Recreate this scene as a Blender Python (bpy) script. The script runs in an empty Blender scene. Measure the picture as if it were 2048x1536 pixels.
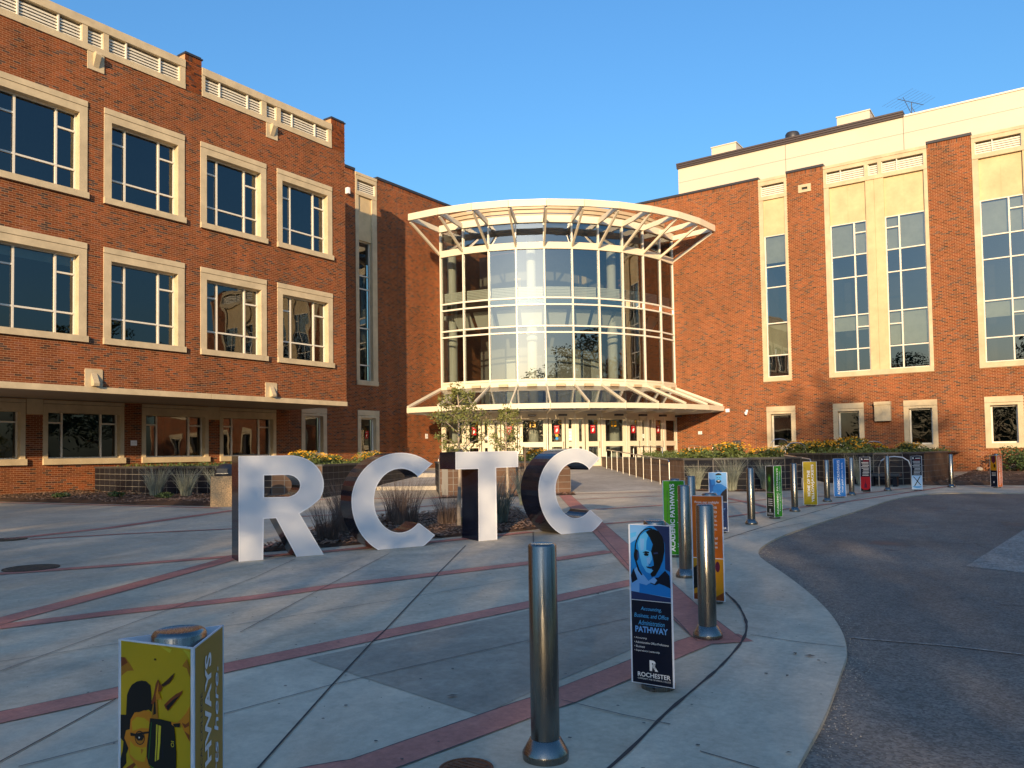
import bpy, bmesh, math, random
import numpy as np
from math import sin, cos, radians, pi, sqrt, atan2, hypot
from mathutils import Vector, Matrix

random.seed(7)
rng = np.random.default_rng(7)
scene = bpy.context.scene
COL = scene.collection

# ------------------------------------------------------------------ camera
YAW, PITCH, ROLL = radians(34.872), radians(2.1853), radians(.889)
F_PX, PY = 1584.32, 845.49
fw = Vector((-sin(YAW) * cos(PITCH), cos(YAW) * cos(PITCH), sin(PITCH)))
rt = Vector((cos(YAW), sin(YAW), 0))
up = rt.cross(fw)
r2 = rt * cos(ROLL) - up * sin(ROLL)
u2 = rt * sin(ROLL) + up * cos(ROLL)
CAMP = Vector((0, 0, 1.55))
cam = bpy.data.cameras.new('camera')
cam.sensor_fit = 'HORIZONTAL'
cam.sensor_width = 36
cam.lens = 36 * F_PX / 2048
cam.shift_y = (PY - 768) / 2048
cam.clip_end = 3000
camo = bpy.data.objects.new('camera', cam)
COL.objects.link(camo)
m = Matrix((r2, u2, -fw)).transposed().to_4x4()
m.translation = CAMP
camo.matrix_world = m
scene.camera = camo

# ------------------------------------------------------------------ light
SUN_EL = radians(13.0)
SUN_AZ = Vector((0.4195, -0.9077, 0)).normalized()      # towards the sun, in plan
sund = Vector((SUN_AZ.x * cos(SUN_EL), SUN_AZ.y * cos(SUN_EL), sin(SUN_EL)))
world = bpy.data.worlds.new('World')
scene.world = world
world.use_nodes = True
wn = world.node_tree
sky = wn.nodes.new('ShaderNodeTexSky')
sky.sky_type = 'NISHITA'
sky.sun_disc = False
sky.sun_elevation = SUN_EL
sky.sun_rotation = atan2(SUN_AZ.x, SUN_AZ.y)
sky.air_density = 1.7
sky.dust_density = 2.0
sky.ozone_density = 8.0
bg = wn.nodes['Background']
bg.inputs[1].default_value = 0.145
wn.links.new(sky.outputs[0], bg.inputs[0])
sl = bpy.data.lights.new('sun', 'SUN')
sl.energy = 3.4
sl.angle = radians(0.5)
sl.color = (1.0, 0.72, 0.42)
so = bpy.data.objects.new('sun', sl)
COL.objects.link(so)
so.rotation_euler = sund.to_track_quat('Z', 'Y').to_euler()
scene.view_settings.view_transform = 'Standard'
scene.view_settings.look = 'None'
scene.view_settings.gamma = 1
scene.view_settings.use_curve_mapping = False
scene.view_settings.exposure = 0.96
scene.cycles.max_bounces = 8
scene.cycles.transparent_max_bounces = 16

# ------------------------------------------------------------------ materials
def rgb(h):
    if isinstance(h, str):
        v = [int(h[i:i + 2], 16) / 255 for i in (0, 2, 4)]
        return tuple((c / 12.92 if c < .04045 else ((c + .055) / 1.055) ** 2.4) for c in v)
    return h

def mat(name, col, rough=.6, metal=0., spec=.5, noise=None, bump=None, coat=0.):
    """noise=(scale, amount[, detail]) varies the colour, bump=(scale,strength)"""
    m = bpy.data.materials.new(name)
    m.use_nodes = True
    nt = m.node_tree
    b = nt.nodes['Principled BSDF']
    c = rgb(col)
    b.inputs['Base Color'].default_value = (*c, 1)
    b.inputs['Roughness'].default_value = rough
    b.inputs['Metallic'].default_value = metal
    b.inputs['Specular IOR Level'].default_value = spec
    b.inputs['Coat Weight'].default_value = coat
    if noise or bump:
        tc = nt.nodes.new('ShaderNodeTexCoord')
    if noise:
        n = nt.nodes.new('ShaderNodeTexNoise')
        n.inputs['Scale'].default_value = noise[0]
        n.inputs['Detail'].default_value = noise[2] if len(noise) > 2 else 6
        n.inputs['Roughness'].default_value = .65
        nt.links.new(tc.outputs['Object'], n.inputs['Vector'])
        mr = nt.nodes.new('ShaderNodeMapRange')
        mr.inputs['From Min'].default_value = .3
        mr.inputs['From Max'].default_value = .7
        mr.inputs['To Min'].default_value = 1 - noise[1]
        mr.inputs['To Max'].default_value = 1 + noise[1]
        nt.links.new(n.outputs[0], mr.inputs['Value'])
        mx = nt.nodes.new('ShaderNodeVectorMath')
        mx.operation = 'SCALE'
        mx.inputs[0].default_value = c
        nt.links.new(mr.outputs[0], mx.inputs['Scale'])
        nt.links.new(mx.outputs[0], b.inputs['Base Color'])
    if bump:
        n2 = nt.nodes.new('ShaderNodeTexNoise')
        n2.inputs['Scale'].default_value = bump[0]
        n2.inputs['Detail'].default_value = 4
        nt.links.new(tc.outputs['Object'], n2.inputs['Vector'])
        bp = nt.nodes.new('ShaderNodeBump')
        bp.inputs['Strength'].default_value = bump[1]
        bp.inputs['Distance'].default_value = .01
        nt.links.new(n2.outputs[0], bp.inputs['Height'])
        nt.links.new(bp.outputs[0], b.inputs['Normal'])
    return m

def brick_mat():
    m = bpy.data.materials.new('brick')
    m.use_nodes = True
    nt = m.node_tree
    b = nt.nodes['Principled BSDF']
    b.inputs['Roughness'].default_value = .85
    b.inputs['Specular IOR Level'].default_value = .2
    at = nt.nodes.new('ShaderNodeAttribute')
    at.attribute_name = 'tone'
    tc = nt.nodes.new('ShaderNodeTexCoord')
    n = nt.nodes.new('ShaderNodeTexNoise')
    n.inputs['Scale'].default_value = 22
    n.inputs['Detail'].default_value = 4
    g = nt.nodes.new('ShaderNodeNewGeometry')
    nt.links.new(g.outputs['Position'], n.inputs['Vector'])
    mr = nt.nodes.new('ShaderNodeMapRange')
    mr.inputs['From Min'].default_value = .3
    mr.inputs['From Max'].default_value = .7
    mr.inputs['To Min'].default_value = .82
    mr.inputs['To Max'].default_value = 1.18
    nt.links.new(n.outputs[0], mr.inputs['Value'])
    n3 = nt.nodes.new('ShaderNodeTexNoise')
    n3.inputs['Scale'].default_value = .55
    n3.inputs['Detail'].default_value = 3
    nt.links.new(g.outputs['Position'], n3.inputs['Vector'])
    mr3 = nt.nodes.new('ShaderNodeMapRange')
    mr3.inputs['From Min'].default_value = .3
    mr3.inputs['From Max'].default_value = .7
    mr3.inputs['To Min'].default_value = .86
    mr3.inputs['To Max'].default_value = 1.12
    nt.links.new(n3.outputs[0], mr3.inputs['Value'])
    mp4 = nt.nodes.new('ShaderNodeMapping'); mp4.inputs['Scale'].default_value = (1.6, 1.6, .16)
    nt.links.new(g.outputs['Position'], mp4.inputs[0])
    n4 = nt.nodes.new('ShaderNodeTexNoise'); n4.inputs['Scale'].default_value = 1.; n4.inputs['Detail'].default_value = 6
    nt.links.new(mp4.outputs[0], n4.inputs['Vector'])
    mr4 = nt.nodes.new('ShaderNodeMapRange'); mr4.inputs['From Min'].default_value = .35; mr4.inputs['From Max'].default_value = .65
    mr4.inputs['To Min'].default_value = .84; mr4.inputs['To Max'].default_value = 1.12
    nt.links.new(n4.outputs[0], mr4.inputs['Value'])
    m4 = nt.nodes.new('ShaderNodeMath'); m4.operation = 'MULTIPLY'
    nt.links.new(mr3.outputs[0], m4.inputs[0]); nt.links.new(mr4.outputs[0], m4.inputs[1])
    mm = nt.nodes.new('ShaderNodeMath')
    mm.operation = 'MULTIPLY'
    nt.links.new(mr.outputs[0], mm.inputs[0])
    nt.links.new(m4.outputs[0], mm.inputs[1])
    mx = nt.nodes.new('ShaderNodeVectorMath')
    mx.operation = 'SCALE'
    nt.links.new(at.outputs['Color'], mx.inputs[0])
    nt.links.new(mm.outputs[0], mx.inputs['Scale'])
    nt.links.new(mx.outputs[0], b.inputs['Base Color'])
    return m

def glass_mat(name, tint=(.55, .6, .6), refl=.2, rough=.004, wav=.0):
    m = bpy.data.materials.new(name)
    m.use_nodes = True
    nt = m.node_tree
    nt.nodes.remove(nt.nodes['Principled BSDF'])
    out = nt.nodes['Material Output']
    tr = nt.nodes.new('ShaderNodeBsdfTransparent')
    tr.inputs[0].default_value = (*tint, 1)
    gl = nt.nodes.new('ShaderNodeBsdfGlossy')
    gl.inputs['Color'].default_value = (.95, .97, 1, 1)
    gl.inputs['Roughness'].default_value = rough
    lw = nt.nodes.new('ShaderNodeLayerWeight')
    lw.inputs['Blend'].default_value = .35
    mr = nt.nodes.new('ShaderNodeMapRange')
    mr.inputs['To Min'].default_value = refl
    mr.inputs['To Max'].default_value = 1
    nt.links.new(lw.outputs['Fresnel'], mr.inputs['Value'])
    mx = nt.nodes.new('ShaderNodeMixShader')
    nt.links.new(mr.outputs[0], mx.inputs[0])
    nt.links.new(tr.outputs[0], mx.inputs[1])
    nt.links.new(gl.outputs[0], mx.inputs[2])
    nt.links.new(mx.outputs[0], out.inputs[0])
    if wav:
        tc = nt.nodes.new('ShaderNodeNewGeometry')
        n = nt.nodes.new('ShaderNodeTexNoise')
        n.inputs['Scale'].default_value = .8
        n.inputs['Detail'].default_value = 1
        nt.links.new(tc.outputs['Position'], n.inputs['Vector'])
        bp = nt.nodes.new('ShaderNodeBump')
        bp.inputs['Strength'].default_value = 1
        bp.inputs['Distance'].default_value = wav
        nt.links.new(n.outputs[0], bp.inputs['Height'])
        nt.links.new(bp.outputs[0], gl.inputs['Normal'])
    return m

def steel_mat():
    m = mat('brushed_steel', (.235, .225, .205), .26, 1.)
    nt = m.node_tree
    b = nt.nodes['Principled BSDF']
    tc = nt.nodes.new('ShaderNodeTexCoord')
    mp = nt.nodes.new('ShaderNodeMapping')
    mp.inputs['Scale'].default_value = (60, 60, 1.5)
    n = nt.nodes.new('ShaderNodeTexNoise')
    n.inputs['Scale'].default_value = 3
    n.inputs['Detail'].default_value = 5
    nt.links.new(tc.outputs['Object'], mp.inputs[0])
    nt.links.new(mp.outputs[0], n.inputs['Vector'])
    mr = nt.nodes.new('ShaderNodeMapRange')
    mr.inputs['To Min'].default_value = .16
    mr.inputs['To Max'].default_value = .34
    nt.links.new(n.outputs[0], mr.inputs['Value'])
    nt.links.new(mr.outputs[0], b.inputs['Roughness'])
    bp = nt.nodes.new('ShaderNodeBump')
    bp.inputs['Strength'].default_value = .25
    bp.inputs['Distance'].default_value = .002
    nt.links.new(n.outputs[0], bp.inputs['Height'])
    nt.links.new(bp.outputs[0], b.inputs['Normal'])
    return m

def ground_mat(name, c1, c2, s1=.6, s2=30, fine=.25, rough=.85, bump=.3, bs=120, speck=0):
    m = mat(name, c1, rough, spec=.3)
    nt = m.node_tree
    b = nt.nodes['Principled BSDF']
    g = nt.nodes.new('ShaderNodeNewGeometry')
    n = nt.nodes.new('ShaderNodeTexNoise')
    n.inputs['Scale'].default_value = s1
    n.inputs['Detail'].default_value = 9
    n.inputs['Roughness'].default_value = .62
    n.inputs['Distortion'].default_value = .6
    nt.links.new(g.outputs['Position'], n.inputs['Vector'])
    cr = nt.nodes.new('ShaderNodeValToRGB')
    cr.color_ramp.elements[0].position = .34
    cr.color_ramp.elements[1].position = .66
    cr.color_ramp.elements[0].color = (*c2, 1)
    cr.color_ramp.elements[1].color = (*c1, 1)
    nt.links.new(n.outputs[0], cr.inputs[0])
    n2 = nt.nodes.new('ShaderNodeTexNoise')
    n2.inputs['Scale'].default_value = s2
    n2.inputs['Detail'].default_value = 5
    n2.inputs['Roughness'].default_value = .7
    nt.links.new(g.outputs['Position'], n2.inputs['Vector'])
    mr = nt.nodes.new('ShaderNodeMapRange')
    mr.inputs['From Min'].default_value = .3
    mr.inputs['From Max'].default_value = .7
    mr.inputs['To Min'].default_value = 1 - fine
    mr.inputs['To Max'].default_value = 1 + fine
    nt.links.new(n2.outputs[0], mr.inputs['Value'])
    mx = nt.nodes.new('ShaderNodeVectorMath')
    mx.operation = 'SCALE'
    nt.links.new(cr.outputs[0], mx.inputs[0])
    nt.links.new(mr.outputs[0], mx.inputs['Scale'])
    last = mx.outputs[0]
    for (sc, sx_, amt) in ((2.6, 1., .09), (1.1, .22, .10), (.13, 1., .10)):
        mp_ = nt.nodes.new('ShaderNodeMapping'); mp_.inputs['Scale'].default_value = (1, sx_, 1); mp_.inputs['Rotation'].default_value = (0, 0, .5)
        nt.links.new(g.outputs['Position'], mp_.inputs[0])
        nn = nt.nodes.new('ShaderNodeTexNoise'); nn.inputs['Scale'].default_value = sc; nn.inputs['Detail'].default_value = 7; nn.inputs['Roughness'].default_value = .7; nn.inputs['Distortion'].default_value = .8
        nt.links.new(mp_.outputs[0], nn.inputs['Vector'])
        ma = nt.nodes.new('ShaderNodeMapRange'); ma.inputs['From Min'].default_value = .32; ma.inputs['From Max'].default_value = .66
        ma.inputs['To Min'].default_value = 1 - amt * 1.6; ma.inputs['To Max'].default_value = 1 + amt
        nt.links.new(nn.outputs[0], ma.inputs['Value'])
        mq = nt.nodes.new('ShaderNodeVectorMath'); mq.operation = 'SCALE'
        nt.links.new(last, mq.inputs[0]); nt.links.new(ma.outputs[0], mq.inputs['Scale']); last = mq.outputs[0]
    if speck:
        v = nt.nodes.new('ShaderNodeTexVoronoi')
        v.inputs['Scale'].default_value = bs
        nt.links.new(g.outputs['Position'], v.inputs['Vector'])
        sx = nt.nodes.new('ShaderNodeSeparateColor')
        nt.links.new(v.outputs['Color'], sx.inputs[0])
        mr2 = nt.nodes.new('ShaderNodeMapRange')
        mr2.inputs['From Min'].default_value = .0
        mr2.inputs['From Max'].default_value = 1.
        mr2.inputs['To Min'].default_value = 1 - speck
        mr2.inputs['To Max'].default_value = 1 + speck
        nt.links.new(sx.outputs[0], mr2.inputs['Value'])
        mx2 = nt.nodes.new('ShaderNodeVectorMath')
        mx2.operation = 'SCALE'
        nt.links.new(last, mx2.inputs[0])
        nt.links.new(mr2.outputs[0], mx2.inputs['Scale'])
        last = mx2.outputs[0]
    nt.links.new(last, b.inputs['Base Color'])
    n3 = nt.nodes.new('ShaderNodeTexNoise')
    n3.inputs['Scale'].default_value = bs
    n3.inputs['Detail'].default_value = 3
    nt.links.new(g.outputs['Position'], n3.inputs['Vector'])
    bp = nt.nodes.new('ShaderNodeBump')
    bp.inputs['Strength'].default_value = bump
    bp.inputs['Distance'].default_value = .01
    nt.links.new(n3.outputs[0], bp.inputs['Height'])
    nt.links.new(bp.outputs[0], b.inputs['Normal'])
    return m

M = {}
M['brick'] = brick_mat()
M['mortar'] = mat('mortar', (.48, .29, .16), .95, spec=.1, noise=(3, .12))
M['stone'] = mat('limestone', (.56, .455, .29), .8, spec=.25, noise=(1.7, .16), bump=(60, .15))
M['panel'] = mat('stone_panel', (.60, .46, .26), .8, spec=.25, noise=(1.3, .14))
M['white'] = mat('cream_metal', (.70, .62, .46), .45, spec=.4, noise=(.7, .05))
M['wfine'] = mat('white_mullion', (.74, .69, .57), .4)
M['pent'] = mat('penthouse_panel', (.64, .55, .42), .5, noise=(.4, .04))
M['dark'] = mat('dark_metal', (.045, .045, .05), .45, .3)
M['tan'] = mat('tan_metal', (.48, .36, .22), .5)
M['glass'] = glass_mat('window_glass', (.50, .53, .50), .06, wav=.006)
M['glass2'] = glass_mat('bay_glass', (.50, .52, .48), .13, wav=.004)
M['glassr'] = glass_mat('tower_glass', (.62, .68, .66), .125, wav=.003)
M['glassc'] = glass_mat('canopy_glass', (.80, .84, .80), .06)
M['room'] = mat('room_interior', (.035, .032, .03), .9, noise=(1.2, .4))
M['ceil'] = mat('interior_white', (.62, .60, .54), .8)
M['blind'] = mat('blind_fabric', (.50, .52, .44), .85, noise=(2.5, .10))
M['steel'] = steel_mat()
M['stlight'] = mat('stainless_rail', (.62, .60, .56), .28, 1.)
M['conc'] = ground_mat('plaza_concrete', (.60, .505, .36), (.46, .40, .295), .45, 18, .14, .8, .25, 60)
M['conc2'] = ground_mat('pale_concrete', (.60, .51, .37), (.49, .425, .32), .5, 20, .10, .8, .22, 70)
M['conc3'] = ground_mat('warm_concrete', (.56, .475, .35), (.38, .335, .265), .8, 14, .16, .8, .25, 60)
M['concl'] = ground_mat('kerb_concrete', (.63, .535, .39), (.52, .45, .335), .5, 22, .14, .8, .3, 60)
M['concd'] = ground_mat('dark_concrete', (.39, .335, .25), (.29, .255, .20), .8, 18, .16, .8, .25, 60)  # plaza concrete in a darker tone
M['walk'] = ground_mat('walk_concrete', (.46, .42, .35), (.36, .33, .28), .6, 18, .12, .8, .2, 60)
M['red'] = ground_mat('red_concrete', (.56, .235, .17), (.45, .18, .14), .8, 25, .16, .8, .25, 60)
M['asph'] = ground_mat('asphalt', (.235, .205, .165), (.165, .145, .12), .35, 12, .14, .8, .8, 70, speck=.38)
M['asph2'] = ground_mat('old_asphalt', (.40, .36, .30), (.31, .28, .235), .7, 12, .22, .85, .9, 55, speck=.35)
M['joint'] = mat('joint_seal', (.045, .042, .04), .9)
M['jointl'] = mat('saw_cut', (.09, .085, .08), .9)
M['mulch'] = ground_mat('mulch_soil', (.13, .075, .045), (.07, .04, .025), 2., 40, .5, .95, 1.0, 50)
M['chip'] = mat('wood_chip', (.28, .17, .105), .9, noise=(3, .5))
M['tile'] = mat('dark_tile', (.013, .014, .019), .5, spec=.18, noise=(1.6, .35))
M['tilelit'] = mat('lit_brown_tile', (.12, .07, .045), .55, spec=.2, noise=(1.6, .3))  # dark tile on its lit faces: the light is put into the brown colour
M['cap'] = mat('planter_cap', (.055, .055, .055), .5, noise=(2, .2))
M['grout'] = mat('grout', (.20, .19, .17), .9)
M['bin'] = mat('exposed_aggregate', (.52, .34, .17), .9, noise=(26, .5), bump=(60, .8))
M['black'] = mat('gloss_black', (.007, .010, .024), .12, spec=.25)
M['face'] = mat('letter_white', (.68, .70, .72), .42, spec=.4, noise=(2.2, .03, 8))
M['trim'] = mat('letter_trim', (.86, .86, .86), .35)
M['sheet'] = mat('sign_white', (.70, .74, .78), .3)
M['leaf'] = mat('leaf', (.085, .115, .025), .6, noise=(8, .35))
M['leafd'] = mat('leaf_dark', (.045, .075, .02), .6, noise=(8, .35))
M['leafy'] = mat('leaf_birch', (.17, .18, .045), .6, noise=(9, .35))
M['treeleaf'] = mat('tree_leaf', (.05, .075, .022), .7)
M['bark'] = mat('bark', (.14, .10, .07), .9, noise=(12, .4))
M['birch'] = mat('pale_bark', (.42, .34, .25), .85, noise=(9, .35))
M['grass'] = mat('grass_blade', (.24, .255, .19), .7, noise=(5, .3))
M['grassd'] = mat('dark_grass_blade', (.17, .115, .085), .75, noise=(5, .4))
M['yel'] = mat('petal', (.78, .40, .015), .6, noise=(30, .15))
M['eye'] = mat('flower_eye', (.035, .018, .01), .8)
M['rust'] = mat('rust', (.16, .065, .03), .9, noise=(20, .5))
M['iron'] = mat('cast_iron', (.07, .055, .035), .75, noise=(25, .4))
M['oil'] = mat('oil_stain', (.05, .048, .046), .6)
M['lawn'] = ground_mat('lawn', (.06, .085, .03), (.04, .06, .02), .3, 8, .3, .9, .6, 20)
def flat(name, h, rough=.35):
    if name not in M:
        M[name] = mat(name, rgb(h), rough, spec=.4)
    return M[name]

# ------------------------------------------------------------------ mesh helpers
class MB:
    def __init__(s):
        s.v = []; s.f = []; s.mi = []; s.cur = 0
    def add(s, vs, fs):
        o = len(s.v)
        s.v += [tuple(p) for p in vs]
        s.f += [tuple(i + o for i in f) for f in fs]
        s.mi += [s.cur] * len(fs)
    def box(s, x0, x1, y0, y1, z0, z1):
        if x0 > x1: x0, x1 = x1, x0
        if y0 > y1: y0, y1 = y1, y0
        if z0 > z1: z0, z1 = z1, z0
        s.add([(x0, y0, z0), (x1, y0, z0), (x1, y1, z0), (x0, y1, z0), (x0, y0, z1), (x1, y0, z1), (x1, y1, z1), (x0, y1, z1)],
              [(0, 3, 2, 1), (4, 5, 6, 7), (0, 1, 5, 4), (1, 2, 6, 5), (2, 3, 7, 6), (3, 0, 4, 7)])
    def beam(s, a, b, w, h, upv=(0, 0, 1)):
        a = Vector(a); b = Vector(b); d = (b - a).normalized()
        r = d.cross(Vector(upv)).normalized(); u = r.cross(d)
        vs = []
        for p in (a, b):
            for (i, j) in ((-1, -1), (1, -1), (1, 1), (-1, 1)):
                vs.append(p + r * (i * w / 2) + u * (j * h / 2))
        s.add(vs, [(0, 1, 2, 3), (7, 6, 5, 4), (0, 4, 5, 1), (1, 5, 6, 2), (2, 6, 7, 3), (3, 7, 4, 0)])
    def tube(s, pts, rad, n=8, caps=True):
        pts = [Vector(p) for p in pts]
        if not hasattr(rad, '__len__'): rad = [rad] * len(pts)
        vs = []
        for i, p in enumerate(pts):
            d = (pts[min(i + 1, len(pts) - 1)] - pts[max(i - 1, 0)]).normalized()
            a = Vector((0, 0, 1)) if abs(d.z) < .9 else Vector((1, 0, 0))
            r = d.cross(a).normalized(); u = r.cross(d)
            for k in range(n):
                t = 2 * pi * k / n
                vs.append(p + (r * cos(t) + u * sin(t)) * rad[i])
        fs = []
        for i in range(len(pts) - 1):
            for k in range(n):
                a = i * n + k; b = i * n + (k + 1) % n
                fs.append((a, b, b + n, a + n))
        if caps:
            fs.append(tuple(range(n - 1, -1, -1)))
            fs.append(tuple((len(pts) - 1) * n + k for k in range(n)))
        s.add(vs, fs)
    def lathe(s, prof, c=(0, 0, 0), n=24):
        """prof: list of (r,z)"""
        vs = []
        for r, z in prof:
            for k in range(n):
                t = 2 * pi * k / n
                vs.append((c[0] + r * cos(t), c[1] + r * sin(t), c[2] + z))
        fs = []
        for i in range(len(prof) - 1):
            for k in range(n):
                a = i * n + k; b = i * n + (k + 1) % n
                fs.append((a, b, b + n, a + n))
        fs.append(tuple(range(n - 1, -1, -1)))
        fs.append(tuple((len(prof) - 1) * n + k for k in range(n)))
        s.add(vs, fs)
    def prism(s, poly, f0, f1):
        """poly: list of 2D pts, f0/f1: functions (a,b)->3D for the two ends"""
        n = len(poly)
        s.add([f0(*p) for p in poly] + [f1(*p) for p in poly],
              [tuple(range(n - 1, -1, -1)), tuple(range(n, 2 * n))] + [(i, (i + 1) % n, n + (i + 1) % n, n + i) for i in range(n)])
    def build(s, name, mats, parent=None, smooth=False, link=True):
        me = bpy.data.meshes.new(name)
        me.from_pydata(s.v, [], s.f)
        if not isinstance(mats, (list, tuple)): mats = [mats]
        for mm in mats: me.materials.append(mm)
        if len(mats) > 1:
            me.polygons.foreach_set('material_index', s.mi)
        if smooth:
            me.polygons.foreach_set('use_smooth', [True] * len(me.polygons))
            try: me.set_sharp_from_angle(angle=radians(40))
            except Exception: pass
        me.update()
        return mkobj(name, me, parent)

def mkobj(name, me, parent=None):
    o = bpy.data.objects.new(name, me)
    COL.objects.link(o)
    if parent is not None: o.parent = parent
    return o

def thing(name, label, cat, loc=(0, 0, 0), rz=0, group=None):
    o = bpy.data.objects.new(name, None)
    o.empty_display_size = .2
    COL.objects.link(o)
    o.location = loc
    o.rotation_euler = (0, 0, rz)
    return tag(o, label, cat, group)

def tag(o, label, cat, group=None):
    o['label'] = label
    o['category'] = cat
    if group: o['group'] = group
    return o

def struct(name, mb, m):
    o = mb.build(name, m)
    o['kind'] = 'structure'
    return o

def copy_tree(o, parent=None):
    c = o.copy()
    COL.objects.link(c)
    if parent is not None: c.parent = parent
    for ch in list(o.children): copy_tree(ch, c)
    return c

_textcache = {}
def text_mesh(s, size=1., bold=0., shear=0., mt=None, spacing=1.):
    key = (s, bold, shear, mt.name if mt else '', spacing)
    if key not in _textcache:
        cu = bpy.data.curves.new('lettering', 'FONT')
        cu.body = s; cu.size = 1; cu.offset = bold; cu.shear = shear; cu.space_character = spacing
        cu.align_x = 'CENTER'; cu.align_y = 'CENTER'
        cu.resolution_u = 3
        o = bpy.data.objects.new('tmp', cu)
        COL.objects.link(o)
        bpy.context.view_layer.update()
        dg = bpy.context.evaluated_depsgraph_get()
        me = bpy.data.meshes.new_from_object(o.evaluated_get(dg))
        me.name = 'lettering'
        bpy.data.objects.remove(o)
        me.materials.clear()
        if mt: me.materials.append(mt)
        _textcache[key] = me
    return _textcache[key]

def put_text(s, m, width, height, mt, parent, name='lettering', bold=0., shear=0.):
    """m: 4x4 matrix placing text plane centre (local x = reading direction, y = up)"""
    me = text_mesh(s, 1, bold, shear, mt)
    xs = [v.co.x for v in me.vertices]; ys = [v.co.y for v in me.vertices]
    w = max(xs) - min(xs); h = max(ys) - min(ys)
    o = mkobj(name, me, parent)
    sx = width / w if width else height / h
    sy = height / h if height else sx
    cx = (max(xs) + min(xs)) / 2; cy = (max(ys) + min(ys)) / 2
    o.matrix_local = m @ Matrix.Diagonal((sx, sy, 1, 1)) @ Matrix.Translation((-cx, -cy, 0))
    return o

SL = .0075
def gz(x, y):
    return SL * (y - x)
GR = Matrix((r2, u2, fw))
def ong(px, py, dz=0.):
    """point of the sloping plaza seen at a pixel of the 2048 px photograph (used once, to read off world coordinates)"""
    d = GR.transposed() @ Vector(((px - 1024) / F_PX, -(py - PY) / F_PX, 1))
    t = (dz - CAMP.z) / (d.z - SL * (d.y - d.x))
    return CAMP + d * t

def sheet(name, poly, dz, m, parent=None, thick=0.):
    mb = MB()
    mb.prism([tuple(p[:2]) for p in poly], lambda x, y: (x, y, gz(x, y) + dz - thick), lambda x, y: (x, y, gz(x, y) + dz)) if thick else \
        mb.add([(p[0], p[1], gz(p[0], p[1]) + dz) for p in poly], [tuple(range(len(poly)))])
    me_o = mb.build(name, m, parent)
    return me_o

def catmull(pts, n=8):
    pts = [np.array(p[:2], float) for p in pts]
    out = []
    for i in range(len(pts) - 1):
        p0 = pts[max(i - 1, 0)]; p1 = pts[i]; p2 = pts[i + 1]; p3 = pts[min(i + 2, len(pts) - 1)]
        for k in range(n):
            t = k / n
            out.append(.5 * (2 * p1 + (p2 - p0) * t + (2 * p0 - 5 * p1 + 4 * p2 - p3) * t * t + (3 * p1 - p0 - 3 * p2 + p3) * t ** 3))
    out.append(pts[-1])
    return out

# ================================================================== GROUND
mb = MB()
def gp(x, y): return (x, y, gz(max(-60, min(60, x)), max(-60, min(60, y))))
xs = [-900, -60, 0, 60, 900]; ys = [-900, -60, 0, 60, 900]
vs = [gp(x, y) for y in ys for x in xs]
mb.add(vs, [(j * 5 + i, j * 5 + i + 1, j * 5 + i + 6, j * 5 + i + 5) for j in range(4) for i in range(4)])
struct('road', mb, M['asph'])

kerb_line = [(-0.3, -14.), (-0.75, -2), (-0.95, 2.2), (-1.08, 3.89), (-1.14, 4.63), (-1.26, 5.57), (-1.34, 6.11), (-1.56, 6.88), (-1.94, 7.82), (-2.56, 9.05), (-3.2, 10.2),
             (-3.48, 10.82), (-3.66, 11.63), (-3.78, 12.98), (-3.78, 15.19), (-3.70, 18.87), (-3.60, 22.6), (-3.05, 24.9), (-2.12, 25.76), (-0.97, 26.0), (4., 26.6), (22, 28)]
kl = catmull(kerb_line, 6)
KH = .022
poly = [tuple(p) for p in kl] + [(22, 42.2), (-29.2, 42.2), (-29.2, -14)]
o = sheet('plaza_paving', poly, KH, M['conc'], thick=.15); o['kind'] = 'structure'

joint_line = [(-1.05, -14), (-1.55, -2), (-1.72, 1.8), (-1.81, 3.42), (-1.89, 4.16), (-1.93, 4.73), (-1.97, 5.28), (-2.07, 5.99), (-2.2, 6.49), (-2.38, 6.94), (-2.62, 7.43), (-2.95, 7.98), (-3.40, 8.77), (-4.0, 9.9), (-4.30, 10.9),
              (-4.42, 12.5), (-4.45, 15.2), (-4.42, 18.8), (-4.40, 22.6), (-3.75, 25.4), (-2.4, 26.6), (-0.9, 26.9), (4, 27.5), (22, 29)]
jl = catmull(joint_line, 6)
def strip(name, line, w, dz, m, kind=True):
    mb = MB()
    n = len(line)
    vs = []
    for i, p in enumerate(line):
        p = np.array(p[:2], float)
        a = np.array(line[max(i - 1, 0)][:2], float); b = np.array(line[min(i + 1, n - 1)][:2], float)
        d = (b - a) / (np.linalg.norm(b - a) + 1e-9)
        nn = np.array([-d[1], d[0]])
        ww = w[i] if hasattr(w, '__len__') else w
        for q in (p - nn * ww / 2, p + nn * ww / 2):
            vs.append((q[0], q[1], gz(*q) + dz))
    mb.add(vs, [(2 * i, 2 * i + 2, 2 * i + 3, 2 * i + 1) for i in range(n - 1)])
    o = mb.build(name, m)
    if kind: o['kind'] = 'structure'
    return o
# apron between the expansion joint and the road
poly = [tuple(p) for p in kl] + [tuple(p) for p in jl[::-1]]
mbk = MB()
na, nb = len(kl), len(jl)
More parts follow.
